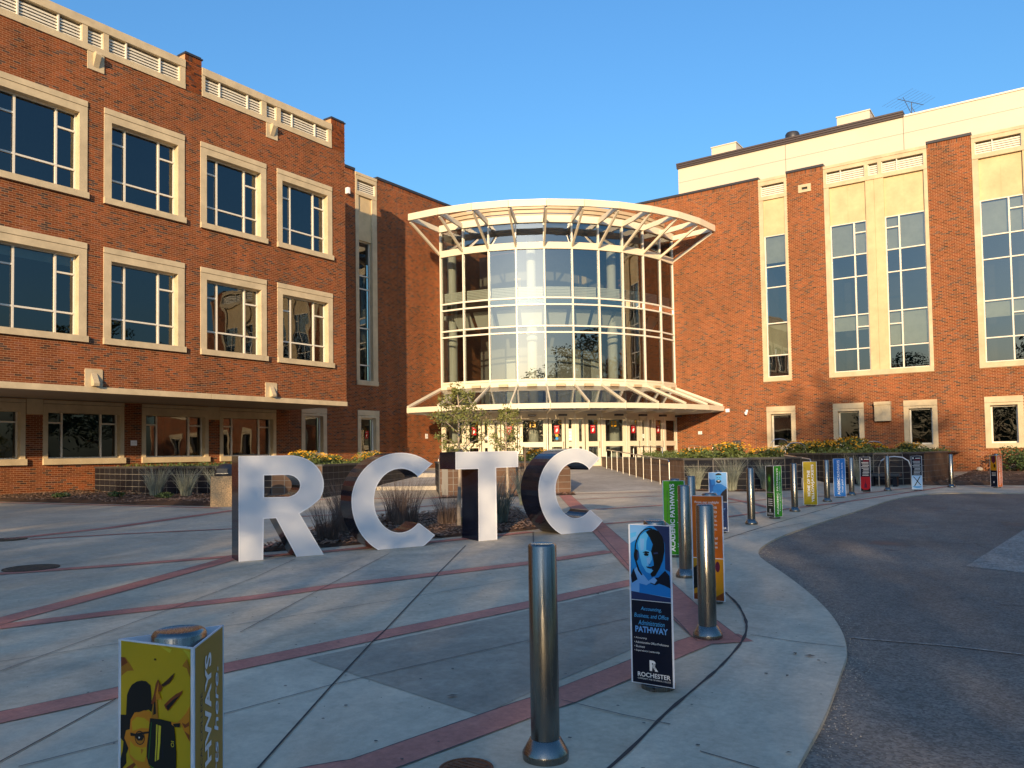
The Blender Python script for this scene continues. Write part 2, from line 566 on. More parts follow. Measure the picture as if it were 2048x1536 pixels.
# strip mesh between both lines resampled by arclength
def resample(line, n):
    l = np.array([p[:2] for p in line], float)
    s = np.concatenate([[0], np.cumsum(np.linalg.norm(np.diff(l, axis=0), axis=1))])
    t = np.linspace(0, s[-1], n)
    return np.stack([np.interp(t, s, l[:, 0]), np.interp(t, s, l[:, 1])], 1)
A_ = resample(kl, 160); B_ = resample(jl, 160)
vs = []
for a, b in zip(A_, B_):
    vs += [(a[0] - .003, a[1], gz(*a) + KH + .004), (b[0], b[1], gz(*b) + KH + .004)]
mbk.add(vs, [(2 * i, 2 * i + 2, 2 * i + 3, 2 * i + 1) for i in range(159)])
struct('kerb_apron', mbk, M['concl'])
wj = [.022 * (0.6 + .7 * abs(sin(i * .9) * cos(i * .37))) for i in range(len(jl))]
strip('expansion_joint', jl, wj, KH + .008, M['joint'])

# red bands: (pixel centre line, half widths given by world width)
def band(pts, w, name='red_band', m='red', dz=KH + .004):
    line = [ong(*p, KH) for p in pts]
    fine = []
    for a, b in zip(line[:-1], line[1:]):
        for k in range(4): fine.append(a.lerp(b, k / 4))
    fine.append(line[-1])
    n = len(fine); P = [np.array((q.x, q.y)) for q in fine]
    for sg in (-1, 1):
        E = []
        for i in range(n):
            d = P[min(i + 1, n - 1)] - P[max(i - 1, 0)]; d = d / np.linalg.norm(d)
            E.append(P[i] + np.array((-d[1], d[0])) * sg * w / 2)
        E = [E[0] + (E[1] - E[0]) * 0] + [a + (b - a) * t for a, b in zip(E[:-1], E[1:]) for t in (.33, .66, 1.)]
        strip('band_joint', E, [.004 + .007 * random.random() ** 2 for _ in E], dz + .0012, M['jointl'])
    return strip(name, fine, w, dz, M[m])
BW = .24
band([(-60, 1450), (0, 1436), (235, 1386), (449, 1337), (770, 1269), (1061, 1209), (1258, 1166), (1300, 1158)], BW)
band([(560, 1566), (727, 1536), (1062, 1415), (1121, 1396), (1266, 1337), (1348, 1302), (1400, 1282), (1492, 1276)], .25, dz=KH + .0044)
band([(-60, 1263), (0, 1254), (212, 1228), (512, 1195), (659, 1174), (1062, 1126), (1222, 1103)], .24, dz=KH + .0048)
band([(-60, 1262), (0, 1243), (253, 1176), (430, 1127), (528, 1097), (568, 1086)], .26, dz=KH + .0052)
band([(-60, 1153), (0, 1148), (250, 1130), (467, 1113)], .22, dz=KH + .0056)
band([(-60, 1088), (0, 1080), (212, 1057), (467, 1021)], .26, dz=KH + .006)
band([(60, 1079), (250, 1068), (467, 1058)], .14, dz=KH + .0064)
band([(-40, 1004.5), (275, 1012), (440, 1016.5)], .2, dz=KH + .0056)
band([(528, 1113), (645, 1104), (733, 1096), (870, 1084), (1000, 1071), (1062, 1064)], .22, dz=KH + .006)
band([(1115, 975), (1139, 1000), (1181, 1040), (1228, 1085), (1300, 1155), (1362, 1218), (1425, 1270), (1440, 1281)], .36, dz=KH + .0068)
band([(1142, 988.5), (1330, 984)], .11, dz=KH + .006)
band([(1152, 999), (1250, 995), (1330, 992)], .11, dz=KH + .006)
band([(1190, 1019), (1260, 1015), (1330, 1010.5)], .16, dz=KH + .006)
band([(1200, 1049), (1260, 1044), (1335, 1040)], .14, dz=KH + .006)
band([(1440, 1036), (1560, 1020), (1700, 1003), (1903, 972), (2048, 975), (2200, 980)], .14, dz=KH + .006)
band([(1440, 994), (1500, 1006), (1560, 1021)], .16, dz=KH + .0064)
band([(1430, 1008), (1560, 997), (1690, 991), (1850, 973)], .12, dz=KH + .006)
band([(590, 1034), (700, 1028), (880, 1010)], .16, dz=KH + .006)
band([(600, 1000), (750, 997), (860, 997), (900, 992)], .2, dz=KH + .006)
def joint(pts, w=.009, m='jointl'):
    line = [ong(*p, KH) for p in pts]
    fine = []
    for a, b in zip(line[:-1], line[1:]):
        for k in range(3): fine.append(a.lerp(b, k / 3))
    fine.append(line[-1])
    strip('saw_joint', fine, w, KH + .0085, M[m])
joint([(500, 1556), (519, 1536), (665, 1371), (745, 1285), (772, 1260), (882, 1142), (931, 1092)], .012, 'joint')
joint([(-40, 1548), (0, 1526), (232, 1400)], .010, 'joint')
joint([(-60, 1370), (0, 1344), (82, 1314), (347, 1217), (512, 1155), (590, 1119)], .008)
joint([(-60, 1331), (0, 1325), (235, 1289), (450, 1254), (512, 1245), (780, 1202), (1061, 1155), (1258, 1122)], .007)
joint([(37, 1536), (232, 1486), (450, 1429), (480, 1421), (665, 1371), (1062, 1281), (1258, 1238)], .008)
joint([(480, 1266), (659, 1170), (778, 1108)], .008)
joint([(1123, 1402), (1247, 1432), (1341, 1451)], .008)
joint([(1501, 1271), (1599, 1286), (1690, 1296)], .008)
joint([(1345, 1232), (1378, 1268)], .010)
joint([(1196, 1062), (1258, 1133)], .010)
joint([(1066, 1064), (1067, 1090)], .012)
joint([(1400, 1505), (1520, 1540)], .008)
for x0, y0, x1, y1 in ((1455, 1075, 1700, 1029), (1100, 960, 1330, 965), (640, 1040, 860, 1030)):
    joint([(x0, y0), (x1, y1)], .010)
o = sheet('dark_slab', [ong(*p, KH) for p in ((612, 1318), (745, 1289), (1061, 1220), (1255, 1178), (1330, 1215), (1262, 1300), (1061, 1386), (960, 1432))], KH + .0025, M['concd']); o['kind'] = 'structure'  # one slab area in the darker concrete tone
o = sheet('pale_slab', [ong(*p, KH) for p in ((-60, 1462), (235, 1399), (449, 1350), (608, 1319), (956, 1431), (727, 1521), (560, 1553), (300, 1640), (-300, 1640))], KH + .0018, M['conc2']); o['kind'] = 'structure'
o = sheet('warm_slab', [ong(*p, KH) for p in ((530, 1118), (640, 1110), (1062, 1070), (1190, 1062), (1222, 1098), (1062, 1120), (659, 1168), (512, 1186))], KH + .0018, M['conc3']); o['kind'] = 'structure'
o = sheet('road_patch', [ong(*p) for p in ((1932, 1133), (2060, 1052), (2400, 1020), (2600, 1190), (2056, 1147))], .004, M['asph2']); o['kind'] = 'structure'
mbz = MB()
zl = [ong(1700, 1276), ong(1780, 1283), ong(1900, 1293), ong(2048, 1310), ong(2300, 1335)]
strip('road_seam', [tuple(p) for p in zl], .028, .006, M['asph2'])
r = random.Random(9)
for k, (x0, y0, L_, a0) in enumerate(((.3, 6.5, 3.2, .4), (-.6, 8.6, 2.6, .9), (1.2, 10.5, 4, 2.2), (-2.4, 13.5, 3, .2), (.4, 15, 5, 1.2), (-1.8, 18.5, 4, .3), (.6, 3.6, 2, .1))):
    pts = []; x, y, a = x0, y0, a0
    for q in range(26):
        pts.append((x, y)); a += r.uniform(-.5, .5) * .7; a = a0 + (a - a0) * .85
        x += cos(a) * L_ / 25; y += sin(a) * L_ / 25
    strip('asphalt_crack', pts, [.004 + .007 * r.random() for _ in pts], .003, M['joint'])
for k in range(9):
    x, y = r.uniform(-2.6, 1.6), r.uniform(8, 22); 
    if x < -3.3: continue
    rr = r.uniform(.08, .3)
    sheet('oil_stain', [(x + rr * (1 + .3 * sin(3 * t + k)) * cos(t), y + rr * .7 * (1 + .25 * cos(2 * t + k)) * sin(t)) for t in [2 * pi * i / 14 for i in range(14)]], .002, M['oil'])['kind'] = 'structure'
mbs = MB()
for k in range(420):
    x, y = r.uniform(-9, -1.2), r.uniform(2.2, 16)
    rr = r.uniform(.004, .013); zz = KH + .0095
    mbs.add([(x + rr * cos(t), y + rr * r.uniform(.6, 1) * sin(t), gz(x, y) + zz) for t in [2 * pi * i / 6 for i in range(6)]], [tuple(range(6))])
og = mbs.build('gum_spots', M['jointl']); og['kind'] = 'stuff'
mbs = MB()
for k in range(1500):
    i = r.randrange(20, len(kl) - 1); p_, q_ = kl[i - 1], kl[i]; f = r.random(); off = abs(r.gauss(0, .10)) + .005
    d = np.array(q_) - np.array(p_); d = d / (np.linalg.norm(d) + 1e-9); nn = np.array([d[1], -d[0]])
    c = np.array(p_) + (np.array(q_) - np.array(p_)) * f + nn * off
    rr = r.uniform(.002, .006); x, y = c; z = gz(x, y) + .001
    mbs.add([(x - rr, y - rr, z), (x + rr, y - rr * .6, z), (x + rr * .3, y + rr, z), (x, y, z + rr * 1.3)], [(0, 1, 3), (1, 2, 3), (2, 0, 3)])
og = mbs.build('kerb_grit', M['asph2']); og['kind'] = 'stuff'
# manholes and a small rusty drain
def disc(name, c, r, h, m, label, cat):
    b = MB(); b.lathe([(r, 0), (r, h), (r * .93, h), (r * .92, h * .6)], (0, 0, 0), 32)
    for k in range(-3, 4):
        q = sqrt(max(0, (r * .8) ** 2 - (k * r * .22) ** 2))
        b.box(-q, q, k * r * .22 - .008, k * r * .22 + .008, h * .6, h)
    o = b.build(name, m); o.location = (c[0], c[1], gz(c[0], c[1]) + KH); return tag(o, label, cat)
disc('manhole_cover', (-11.12, 4.93), .33, .012, M['iron'], 'round iron manhole cover beside the red band at left', 'manhole cover')
disc('manhole_cover', (-15.09, 6.3), .30, .012, M['iron'], 'smaller iron cover at the far left edge where red bands cross', 'manhole cover')
disc('drain_cover', (-2.36, 2.965), .13, .012, M['rust'], 'rusty round drain cover left of the nearest steel bollard', 'drain cover')

# ================================================================== BUILDINGS
XL = -25.4        # left wing upper face (faces +X)
X2 = -29.0        # recessed wall / ground floor wall
YR = 42.0         # right wing face (faces -Y)
class Fac:
    """facade frame: u along the wall, z up, d out of the wall"""
    def __init__(s, kind, pos): s.k = kind; s.p = pos
    def pt(s, u, z, d):
        return (s.p + d, u, z) if s.k == 'x' else (u, s.p - d, z)
    def box(s, mb, u0, u1, z0, z1, d0, d1):
        a = s.pt(u0, z0, d0); b = s.pt(u1, z1, d1)
        mb.box(a[0], b[0], a[1], b[1], a[2], b[2])
FL = Fac('x', XL); FG = Fac('x', X2); FR = Fac('y', YR)

def wall_mesh(fac, u0, u1, z0, z1, holes, thick, name, parent, d=-.0025):
    us = sorted({u0, u1, *[h[0] for h in holes if u0 < h[0] < u1], *[h[1] for h in holes if u0 < h[1] < u1]})
    mb = MB()
    for a, b in zip(us[:-1], us[1:]):
        c = (a + b) / 2
        zz = z0
        hs = sorted([h for h in holes if h[0] < c < h[1]], key=lambda h: h[2])
        for h in hs:
            if h[2] > zz: fac.box(mb, a, b, zz, min(h[2], z1), d - thick, d)
            zz = max(zz, h[3])
        if zz < z1: fac.box(mb, a, b, zz, z1, d - thick, d)
    return mb.build(name, M['mortar'], parent)

BLN, BH, MJ = .203, .0677, .010
def brick_tones(n):
    t = rng.random(n)
    base = np.array([.218, .060, .018])
    c = np.tile(base, (n, 1)) * (1 + rng.normal(0, .11, (n, 1)))
    c[:, 0] *= 1 + rng.normal(0, .05, n)
    red = t < .12
    c[red] = np.array([.19, .062, .028]) * (1 + rng.normal(0, .12, (red.sum(), 1)))
    dk = t > .88
    c[dk] = np.array([.085, .045, .032]) * (1 + rng.normal(0, .2, (dk.sum(), 1)))
    c[(t > .80) & (t <= .88)] *= .6
    return np.clip(c, .01, .9)

brick_protos = []
def bricks(fac, regions, holes, parent, indiv=300, soldier=None):
    """regions: list of (u0,u1,z0,z1,d). lays running bond bricks, clips them by holes"""
    L = []
    for (u0, u1, z0, z1, dd) in regions:
        row0 = int(math.floor(z0 / BH)); row1 = int(math.ceil(z1 / BH))
        for r in range(row0, row1):
            za = max(r * BH, z0); zb = min((r + 1) * BH - MJ, z1)
            if zb - za < .015: continue
            segs = [(u0, u1)]
            for h in holes:
                if h[2] < (za + zb) / 2 < h[3]:
                    ns = []
                    for a, b in segs:
                        if h[1] <= a or h[0] >= b: ns.append((a, b)); continue
                        if h[0] > a: ns.append((a, h[0]))
                        if h[1] < b: ns.append((h[1], b))
                    segs = ns
            off = (r % 2) * BLN / 2
            for a, b in segs:
                k0 = int(math.floor((a - off) / BLN)); k1 = int(math.ceil((b - off) / BLN))
                for k in range(k0, k1):
                    ua = max(off + k * BLN, a); ub = min(off + (k + 1) * BLN - MJ, b)
                    if ub - ua > .03: L.append((ua, ub, za, zb, dd))
    if soldier:
        for (u0, u1, z0, z1, dd) in soldier:
            n = int((u1 - u0) / .0677)
            for k in range(n):
                ua = u0 + (u1 - u0) * k / n
                L.append((ua, ua + (u1 - u0) / n - MJ, z0, z1, dd))
    L = np.array(L)
    um = (L[:, 0] + L[:, 1]) / 2; zm = (L[:, 2] + L[:, 3]) / 2
    P = np.array([fac.pt(u, z, 0) for u, z in zip(um, zm)])
    dist = np.linalg.norm(P - np.array(CAMP), axis=1)
    # only those inside the picture count as the ones that show largest
    q = P - np.array(CAMP)
    cz = q @ np.array(fw); cxp = q @ np.array(r2) / cz * F_PX; cyp = -(q @ np.array(u2)) / cz * F_PX
    ok = (cz > 1) & (abs(cxp) < 1010) & (cyp + PY > 15) & (cyp + PY < 1500) & (L[:, 1] - L[:, 0] > .18) & (L[:, 3] - L[:, 2] > .05)
    order = np.argsort(np.where(ok, dist, 1e9))[:indiv]
    order = order[ok[order]]
    sel = np.zeros(len(L), bool); sel[order] = True
    if not brick_protos:
        for i in range(6):
            b = MB(); 
            b.add([(-.5, 0, -.5), (.5, 0, -.5), (.5, 0, .5), (-.5, 0, .5), (-.5, 1, -.5), (.5, 1, -.5), (.5, 1, .5), (-.5, 1, .5)],
                  [(0, 1, 2, 3), (0, 4, 5, 1), (1, 5, 6, 2), (2, 6, 7, 3), (3, 7, 4, 0)])
            me = bpy.data.meshes.new('brick'); me.from_pydata(b.v, [], b.f); me.materials.append(M['brick'])
            at = me.attributes.new('tone', 'FLOAT_COLOR', 'FACE')
            c = [(.218, .06, .018), (.195, .053, .016), (.24, .069, .021), (.08, .036, .022), (.23, .078, .04), (.16, .043, .015)][i]
            at.data.foreach_set('color', np.tile([*c, 1.], len(me.polygons)))
            brick_protos.append(me)
    for i in order:
        ua, ub, za, zb, dd = L[i]
        o = bpy.data.objects.new('brick', brick_protos[rng.choice(6, p=[.3, .25, .15, .13, .1, .07])])
        COL.objects.link(o); o.parent = parent
        p = fac.pt((ua + ub) / 2, (za + zb) / 2, dd)
        o.location = p
        o.scale = (ub - ua, .02, zb - za)
        if fac.k == 'x': o.rotation_euler = (0, 0, radians(90))   # local -y -> +x
    Ls = L[~sel]
    n = len(Ls)
    d1 = Ls[:, 4] + rng.normal(0, .0004, n); d0 = Ls[:, 4] - .012
    u_ = [Ls[:, 0], Ls[:, 1], Ls[:, 1], Ls[:, 0]]; z_ = [Ls[:, 2], Ls[:, 2], Ls[:, 3], Ls[:, 3]]
    V = np.zeros((n, 8, 3))
    for k in range(8):
        u = u_[k % 4]; z = z_[k % 4]; d = d1 if k < 4 else d0
        if fac.k == 'x': V[:, k] = np.stack([fac.p + d, u, z], 1)
        else: V[:, k] = np.stack([u, fac.p - d, z], 1)
    fq = np.array([(0, 1, 2, 3), (0, 4, 5, 1), (1, 5, 6, 2), (2, 6, 7, 3), (3, 7, 4, 0)])
    if False: pass
    Fq = (fq[None] + (np.arange(n) * 8)[:, None, None]).reshape(-1, 4)
    me = bpy.data.meshes.new('brickwork')
    me.vertices.add(n * 8); me.vertices.foreach_set('co', V.ravel())
    me.loops.add(len(Fq) * 4); me.loops.foreach_set('vertex_index', Fq.ravel().astype(np.int32))
    me.polygons.add(len(Fq)); me.polygons.foreach_set('loop_start', np.arange(len(Fq), dtype=np.int32) * 4)
    me.polygons.foreach_set('loop_total', np.full(len(Fq), 4, np.int32))
    me.polygons.foreach_set('use_smooth', np.zeros(len(Fq), bool))
    me.update(calc_edges=True)
    me.materials.append(M['brick'])
    at = me.attributes.new('tone', 'FLOAT_COLOR', 'FACE')
    c = np.concatenate([brick_tones(n), np.ones((n, 1))], 1)
    at.data.foreach_set('color', np.repeat(c, 5, axis=0).ravel())
    o = mkobj('brickwork', me, parent)
    o['kind'] = 'stuff'
    return o

def part_box(name, fac, m, parent, *boxes):
    mb = MB()
    for b in boxes: fac.box(mb, *b)
    return mb.build(name, m, parent)

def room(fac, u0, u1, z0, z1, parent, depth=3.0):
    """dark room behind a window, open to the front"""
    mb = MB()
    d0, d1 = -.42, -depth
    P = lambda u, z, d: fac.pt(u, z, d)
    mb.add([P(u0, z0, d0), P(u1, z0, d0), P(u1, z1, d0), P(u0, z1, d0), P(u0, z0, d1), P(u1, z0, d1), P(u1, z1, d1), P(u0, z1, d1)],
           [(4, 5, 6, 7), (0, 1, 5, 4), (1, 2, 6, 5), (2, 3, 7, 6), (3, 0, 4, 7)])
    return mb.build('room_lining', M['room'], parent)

def glazing(fac, g0, g1, z0, z1, cols, bars, parent, dg=-.25, blinds=(), gm='glass', wf=.045, mw=.06):
    """cols: u positions of vertical mullions; bars[c] = list of z of horizontal bars in column c. panes are separate"""
    mb = MB()
    fr = wf
    fac.box(mb, g0, g1, z0, z0 + fr, dg - .05, dg + .05)
    fac.box(mb, g0, g1, z1 - fr, z1, dg - .05, dg + .05)
    fac.box(mb, g0, g0 + fr, z0 + fr, z1 - fr, dg - .05, dg + .05)
    fac.box(mb, g1 - fr, g1, z0 + fr, z1 - fr, dg - .05, dg + .05)
    mb.build('sash_frame', M['wfine'], parent)
    edges = [g0 + fr] + list(cols) + [g1 - fr]
    for i, c in enumerate(cols):
        part_box('mullion', fac, M['wfine'], parent, (c - mw / 2, c + mw / 2, z0 + fr, z1 - fr, dg - .05, dg + .06))
    for ci in range(len(edges) - 1):
        a = edges[ci] + (mw / 2 if ci > 0 else 0); b = edges[ci + 1] - (mw / 2 if ci < len(edges) - 2 else 0)
        zs = [z0 + fr] + sorted(bars[ci]) + [z1 - fr]
        for zb in sorted(bars[ci]):
            part_box('glazing_bar', fac, M['wfine'], parent, (a, b, zb - .028, zb + .028, dg - .05, dg + .055))
        for k in range(len(zs) - 1):
            za = zs[k] + (.028 if k > 0 else 0); zb = zs[k + 1] - (.028 if k < len(zs) - 2 else 0)
            mp = MB()
            tw = [random.uniform(-.004, .004) for _ in range(3)]
            mp.add([fac.pt(a, za, dg + tw[0]), fac.pt(b, za, dg + tw[1]), fac.pt(b, zb, dg + tw[2]), fac.pt(a, zb, dg + tw[0] + tw[2] - tw[1])], [(0, 1, 2, 3)])
            mp.build('pane', M[gm], parent)
    for (a, b, za, zb) in blinds:
        part_box('blind', fac, M['blind'], parent, (a, b, za, zb, dg - .13, dg - .115))

def big_window(fac, u0, ztop, zbot, parent, label=None, deep=.25, lower_bar=.72, sillh=.2, upbar=True, ratio=1., blinds=(), lowbar=True, j=.25, hd=.2):
    """three-light window in a limestone surround, outer width 2.88"""
    w = 2.88 * ratio; u1 = u0 + w
    mb = MB()                                 # jambs + head
    fac.box(mb, u0, u0 + j, zbot + sillh, ztop - hd, -.3, .03)
    fac.box(mb, u1 - j, u1, zbot + sillh, ztop - hd, -.3, .03)
    fac.box(mb, u0 + j, u1 - j, ztop - .43, ztop - hd, -.3, .03)
    win = mb.build('window', M['stone'], parent)
    part_box('lintel', fac, M['stone'], win, (u0, u1, ztop - hd + .015, ztop, -.1, .045))
    part_box('sill', fac, M['stone'], win, (u0 - .01, u1 + .035, zbot, zbot + sillh, -.3, .10))
    g0, g1, z0, z1 = u0 + j, u1 - j, zbot + sillh, ztop - hd - (.23 if hd > .15 else .12)
    c1 = g0 + .56 * ratio; c2 = g1 - .61 * ratio
    zl = zbot + .9; zu = ztop - (1.03 if lowbar else .78)
    if lowbar: bars = [[zl, zu], [zl], [zl, zu]]
    else: bars = [[zu], [], [zu]]
    glazing(fac, g0, g1, z0, z1, [c1, c2], bars, win, -deep, blinds=[(g0 + .03, g1 - .03, *b) for b in blinds])
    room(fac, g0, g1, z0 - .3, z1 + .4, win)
    return (u0, u1, zbot, ztop)

def small_window(fac, u0, u1, ztop, zbot, parent, sill=.22, deep=.25, frame_to=.0):
    mb = MB()
    j = .22
    fac.box(mb, u0, u0 + j, zbot + sill, ztop - .27, -.3, .03)
    fac.box(mb, u1 - j, u1, zbot + sill, ztop - .27, -.3, .03)
    fac.box(mb, u0 + j, u1 - j, ztop - .38, ztop - .27, -.3, .03)
    win = mb.build('window', M['stone'], parent)
    part_box('lintel', fac, M['stone'], win, (u0, u1, ztop - .255, ztop, -.1, .045))
    part_box('sill', fac, M['stone'], win, (u0, u1, zbot, zbot + sill, -.3, .05))
    glazing(fac, u0 + j, u1 - j, zbot + sill, ztop - .38, [], [[]], win, -deep, wf=.07)
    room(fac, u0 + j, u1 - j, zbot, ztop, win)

def louvre_unit(fac, u0, u1, z0, z1, mull, parent, dback=-.32):
    """opening with tilted blades: a frame part with slat sub-parts"""
    mb = MB()
    fac.box(mb, u0, u0 + .035, z0, z1, dback + .02, -.04)
    fac.box(mb, u1 - .035, u1, z0, z1, dback + .02, -.04)
    fac.box(mb, u0 + .035, u1 - .035, z0, z0 + .03, dback + .02, -.04)
    for c in mull: fac.box(mb, c - .025, c + .025, z0 + .03, z1, dback + .1, -.03)
    fr = mb.build('louvre', M['wfine'], parent)
    part_box('louvre_backing', fac, M['dark'], fr, (u0, u1, z0, z1, dback - .02, dback))
    n = 5
    for k in range(n):
        zc = z0 + .06 + (z1 - z0 - .10) * k / n
        ms = MB()
        a, b = u0 + .04, u1 - .04
        p = [(zc, -.05), (zc + .018, -.05), (zc + .10, -.24), (zc + .082, -.24)]
        ms.prism(p, lambda z, d: fac.pt(a, z, d), lambda z, d: fac.pt(b, z, d))
        ms.build('slat', M['wfine'], fr)

# ---- left wing ---------------------------------------------------------
LW = thing('brick_wing', 'three storey red brick wing at left overhanging its ground floor, with a louvred parapet', 'building', (0, 0, 0))
def rel(o): pass
ZB = 3.68
holes = []
Y0W = -12.0
for u in (-7.6, -4.1, -.6, 2.88, 6.42, 9.96, 13.38, 16.9, 20.31):
    for zt, zb in ((13.05, 9.88), (8.45, 5.27)):
        bl = [(zt - .75, zt - .43)] if (u, zt) in ((9.96, 8.45),) else ()
        holes.append(big_window(FL, u, zt, zb, LW, blinds=bl))
# stone blocks
blocks = [(12.80, 13.36, 3.87, 4.43), (19.72, 20.26, 3.87, 4.43), (5.9, 6.4, 3.87, 4.43)]
tops = [(12.83, 13.37, 14.15, 14.73), (19.80, 20.34, 14.15, 14.73)]
for i, (a, b, c, d) in enumerate(blocks + tops):
    holes.append((a, b, c, d))
    ml = MB(); FL.box(ml, a, b, c, d, -.05, .03)
    blk = ml.build('stone_block', M['stone'], LW)
    mid = (a + b) / 2
    mw = MB()
    if i < 3:
        tri = [(c + .02, .03), (c + .02, .20), (c + .10, .22), (d - .12, .035)]
    else:
        tri = [(d - .01, .03), (d - .01, .20), (d - .10, .22), (c + .12, .035)]
    mw.prism(tri, lambda z, q: FL.pt(mid - .09, z, q), lambda z, q: FL.pt(mid + .09, z, q))
    mw.build('wedge_bracket', M['stone'], blk)
WEND = 23.96
wall_mesh(FL, Y0W, WEND, ZB + .19, 14.74, holes, .28, 'wall', LW)
piers = [(16.29, 16.96), (23.19, WEND), (9.4, 10.05)]
mb = MB()
for a, b in piers[:2]: FL.box(mb, a, b, 14.74, 16.05, -.5, -.007)
mb.build('pier_core', M['mortar'], LW)
regs = [(Y0W, WEND, ZB + .19, 14.74, 0)] + [(a, b, 14.74, 15.84, .012) for a, b in piers[:2]]
bricks(FL, regs, holes, LW, 300, soldier=[(a, b, 15.85, 16.05, .012) for a, b in piers[:2]])
for a, b in piers[:2]:
    mc = MB(); FL.box(mc, a - .03, b + .03, 16.05, 16.10, -.55, .05); FL.box(mc, a + .02, b - .02, 16.10, 16.16, -.5, .0)
    mc.build('metal_cap', M['dark'], LW)
# wing end wall (faces away from the camera) and roof
mb = MB(); mb.box(X2 - 6, XL - .29, WEND - .25, WEND - .005, ZB + .19, 15.0); mb.box(X2 - 14, XL - .4, Y0W, WEND - .26, 14.6, 14.72)
mb.build('end_wall', M['mortar'], LW)
# bottom band and soffit
mb = MB()
for a, b in ((Y0W, 17.30), (17.315, WEND)): FL.box(mb, a, b, ZB, ZB + .19, -.3, .06)
mb.build('stone_band', M['stone'], LW)
mb = MB(); mb.box(X2 - .27, XL - .3, Y0W, WEND, ZB + .0, ZB + .06)
mb.build('soffit', mat('soffit_plaster', (.34, .30, .24), .9), LW)
# parapet louvres
def louvre_band(u0, u1, units, parent):
    mb = MB()
    FL.box(mb, u0, u1, 14.74, 14.95, -.36, .04)
    FL.box(mb, u0, u1, 15.53, 15.80, -.36, .05)
    edges = [u0] + [x for un in units for x in un[:2]] + [u1]
    for a, b in zip(edges[0::2], edges[1::2]):
        if b - a > .02: FL.box(mb, a, b, 14.95, 15.53, -.34, .03)
    fr = mb.build('louvred_parapet', M['stone'], parent)
    for un in units: louvre_unit_sub(un[0], un[1], 14.95, 15.53, un[2], fr)
def louvre_unit_sub(u0, u1, z0, z1, mull, fr, fac=FL, dback=-.30):
    part_box('louvre_backing', fac, M['dark'], fr, (u0, u1, z0, z1, dback - .03, dback))
    mb = MB()
    fac.box(mb, u0, u0 + .03, z0, z1, dback, -.02)
    fac.box(mb, u1 - .03, u1, z0, z1, dback, -.02)
    fac.box(mb, u0 + .03, u1 - .03, z0, z0 + .012, dback, -.02)
    for c in mull: fac.box(mb, c - .022, c + .022, z0 + .012, z1, -.16, .0)
    mb.build('louvre_frame', M['wfine'], fr)
    for k in range(5):
        zc = z0 + .012 + (z1 - z0 - .075) * k / 5
        ms = MB()
        p = [(zc, -.03), (zc + .070, -.075), (zc + .082, -.075), (zc + .082, -.09), (zc + .062, -.09), (zc - .008, -.045)]
        ms.prism(p, lambda z, d: fac.pt(u0 + .035, z, d), lambda z, d: fac.pt(u1 - .035, z, d))
        ms.build('slat', M['wfine'], fr)
louvre_band(Y0W + 1, 16.29, [(10.1, 12.66, (10.76, 11.94)), (12.83, 13.34, ()), (13.52, 16.08, (14.13, 15.34))], LW)
louvre_band(16.96, 23.19, [(17.09, 19.58, (17.72, 18.95)), (19.81, 20.29, ()), (20.5, 23.0, (21.1, 22.3))], LW)

# ---- recessed ground floor of the wing + link wall ----------------------
GW = thing('brick_link_building', 'recessed red brick wall under and beyond the overhang, with a tall slit window', 'building', (0, 0, 0))
holesG = []
for u in (-7.7, -4.2, -.7, 2.8, 6.3, 9.75, 13.2, 16.78, 20.2):
    holesG.append(big_window(FG, u, 3.64, 1.39, GW, sillh=.21, lowbar=False, lower_bar=0, j=.16, hd=.13))
for a, b in ((24.52, 26.06), (28.09, 29.6)):
    small_window(FG, a, b, 3.82, 1.45, GW); holesG.append((a, b, 1.45, 3.82))
for a, b in ((12.66, 13.19), (19.66, 20.18)):
    part_box('stone_block', FG, M['stone'], GW, (a, b, 3.14, 3.66, -.05, .03)); holesG.append((a, b, 3.14, 3.68))

def slit_window(fac, u0, u1, parent, mirror=False, zt=12.85):
    """tall narrow window bay: louvre, stone panel, glazing"""
    mb = MB()
    fac.box(mb, u0, u1, 15.78, 15.92, -.3, .06)                     # coping
    fac.box(mb, u0, u1, 14.78, 14.98, -.3, .035)
    fac.box(mb, u0, u0 + .12, 14.98, 15.78, -.3, .035)
    fac.box(mb, u1 - .12, u1, 14.98, 15.78, -.3, .035)
    fac.box(mb, u0 + .12, u1 - .12, 15.57, 15.78, -.3, .035)
    fac.box(mb, u0, u0 + .22, 5.33, 14.77, -.3, .02)
    fac.box(mb, u1 - (.34 if mirror else .14), u1, 5.33, 14.77, -.3, .02)
    fac.box(mb, u0, u1, 5.10, 5.33, -.3, .06)
    win = mb.build('tall_window', M['stone'], parent)
    louvre_unit_sub(u0 + .12, u1 - .12, 14.98, 15.57, (), win, fac)
    g0 = u0 + .22; g1 = u1 - (.34 if mirror else .14)
    part_box('stone_panel', fac, M['panel'], win, (g0, g1, zt, 14.77, -.28, -.06))
    bars = [11.18, 10.08, 8.17, 6.47] if not mirror else [10.72, 10.05, 8.03, 6.14]
    glazing(fac, g0, g1, 5.33, zt, [], [bars], win, -.12 if not mirror else -.25, gm='glass' if mirror else 'glass2', blinds=([(g0, g1, 11.4, 12.8), (g0, g1, 6.5, 8.1)] if not mirror else []))
    room(fac, g0, g1, 5.0, zt, win)
    return (u0, u1, 5.10, 16.3)
holesG.append(slit_window(FG, 28.05, 29.56, GW, True, 12.5))
wall_mesh(FG, Y0W, WEND - .1, .05, ZB - .01, holesG, .28, 'wall', GW)
wall_mesh(FG, WEND - .1, 42.3, .05, 15.95, holesG, .28, 'wall', GW)
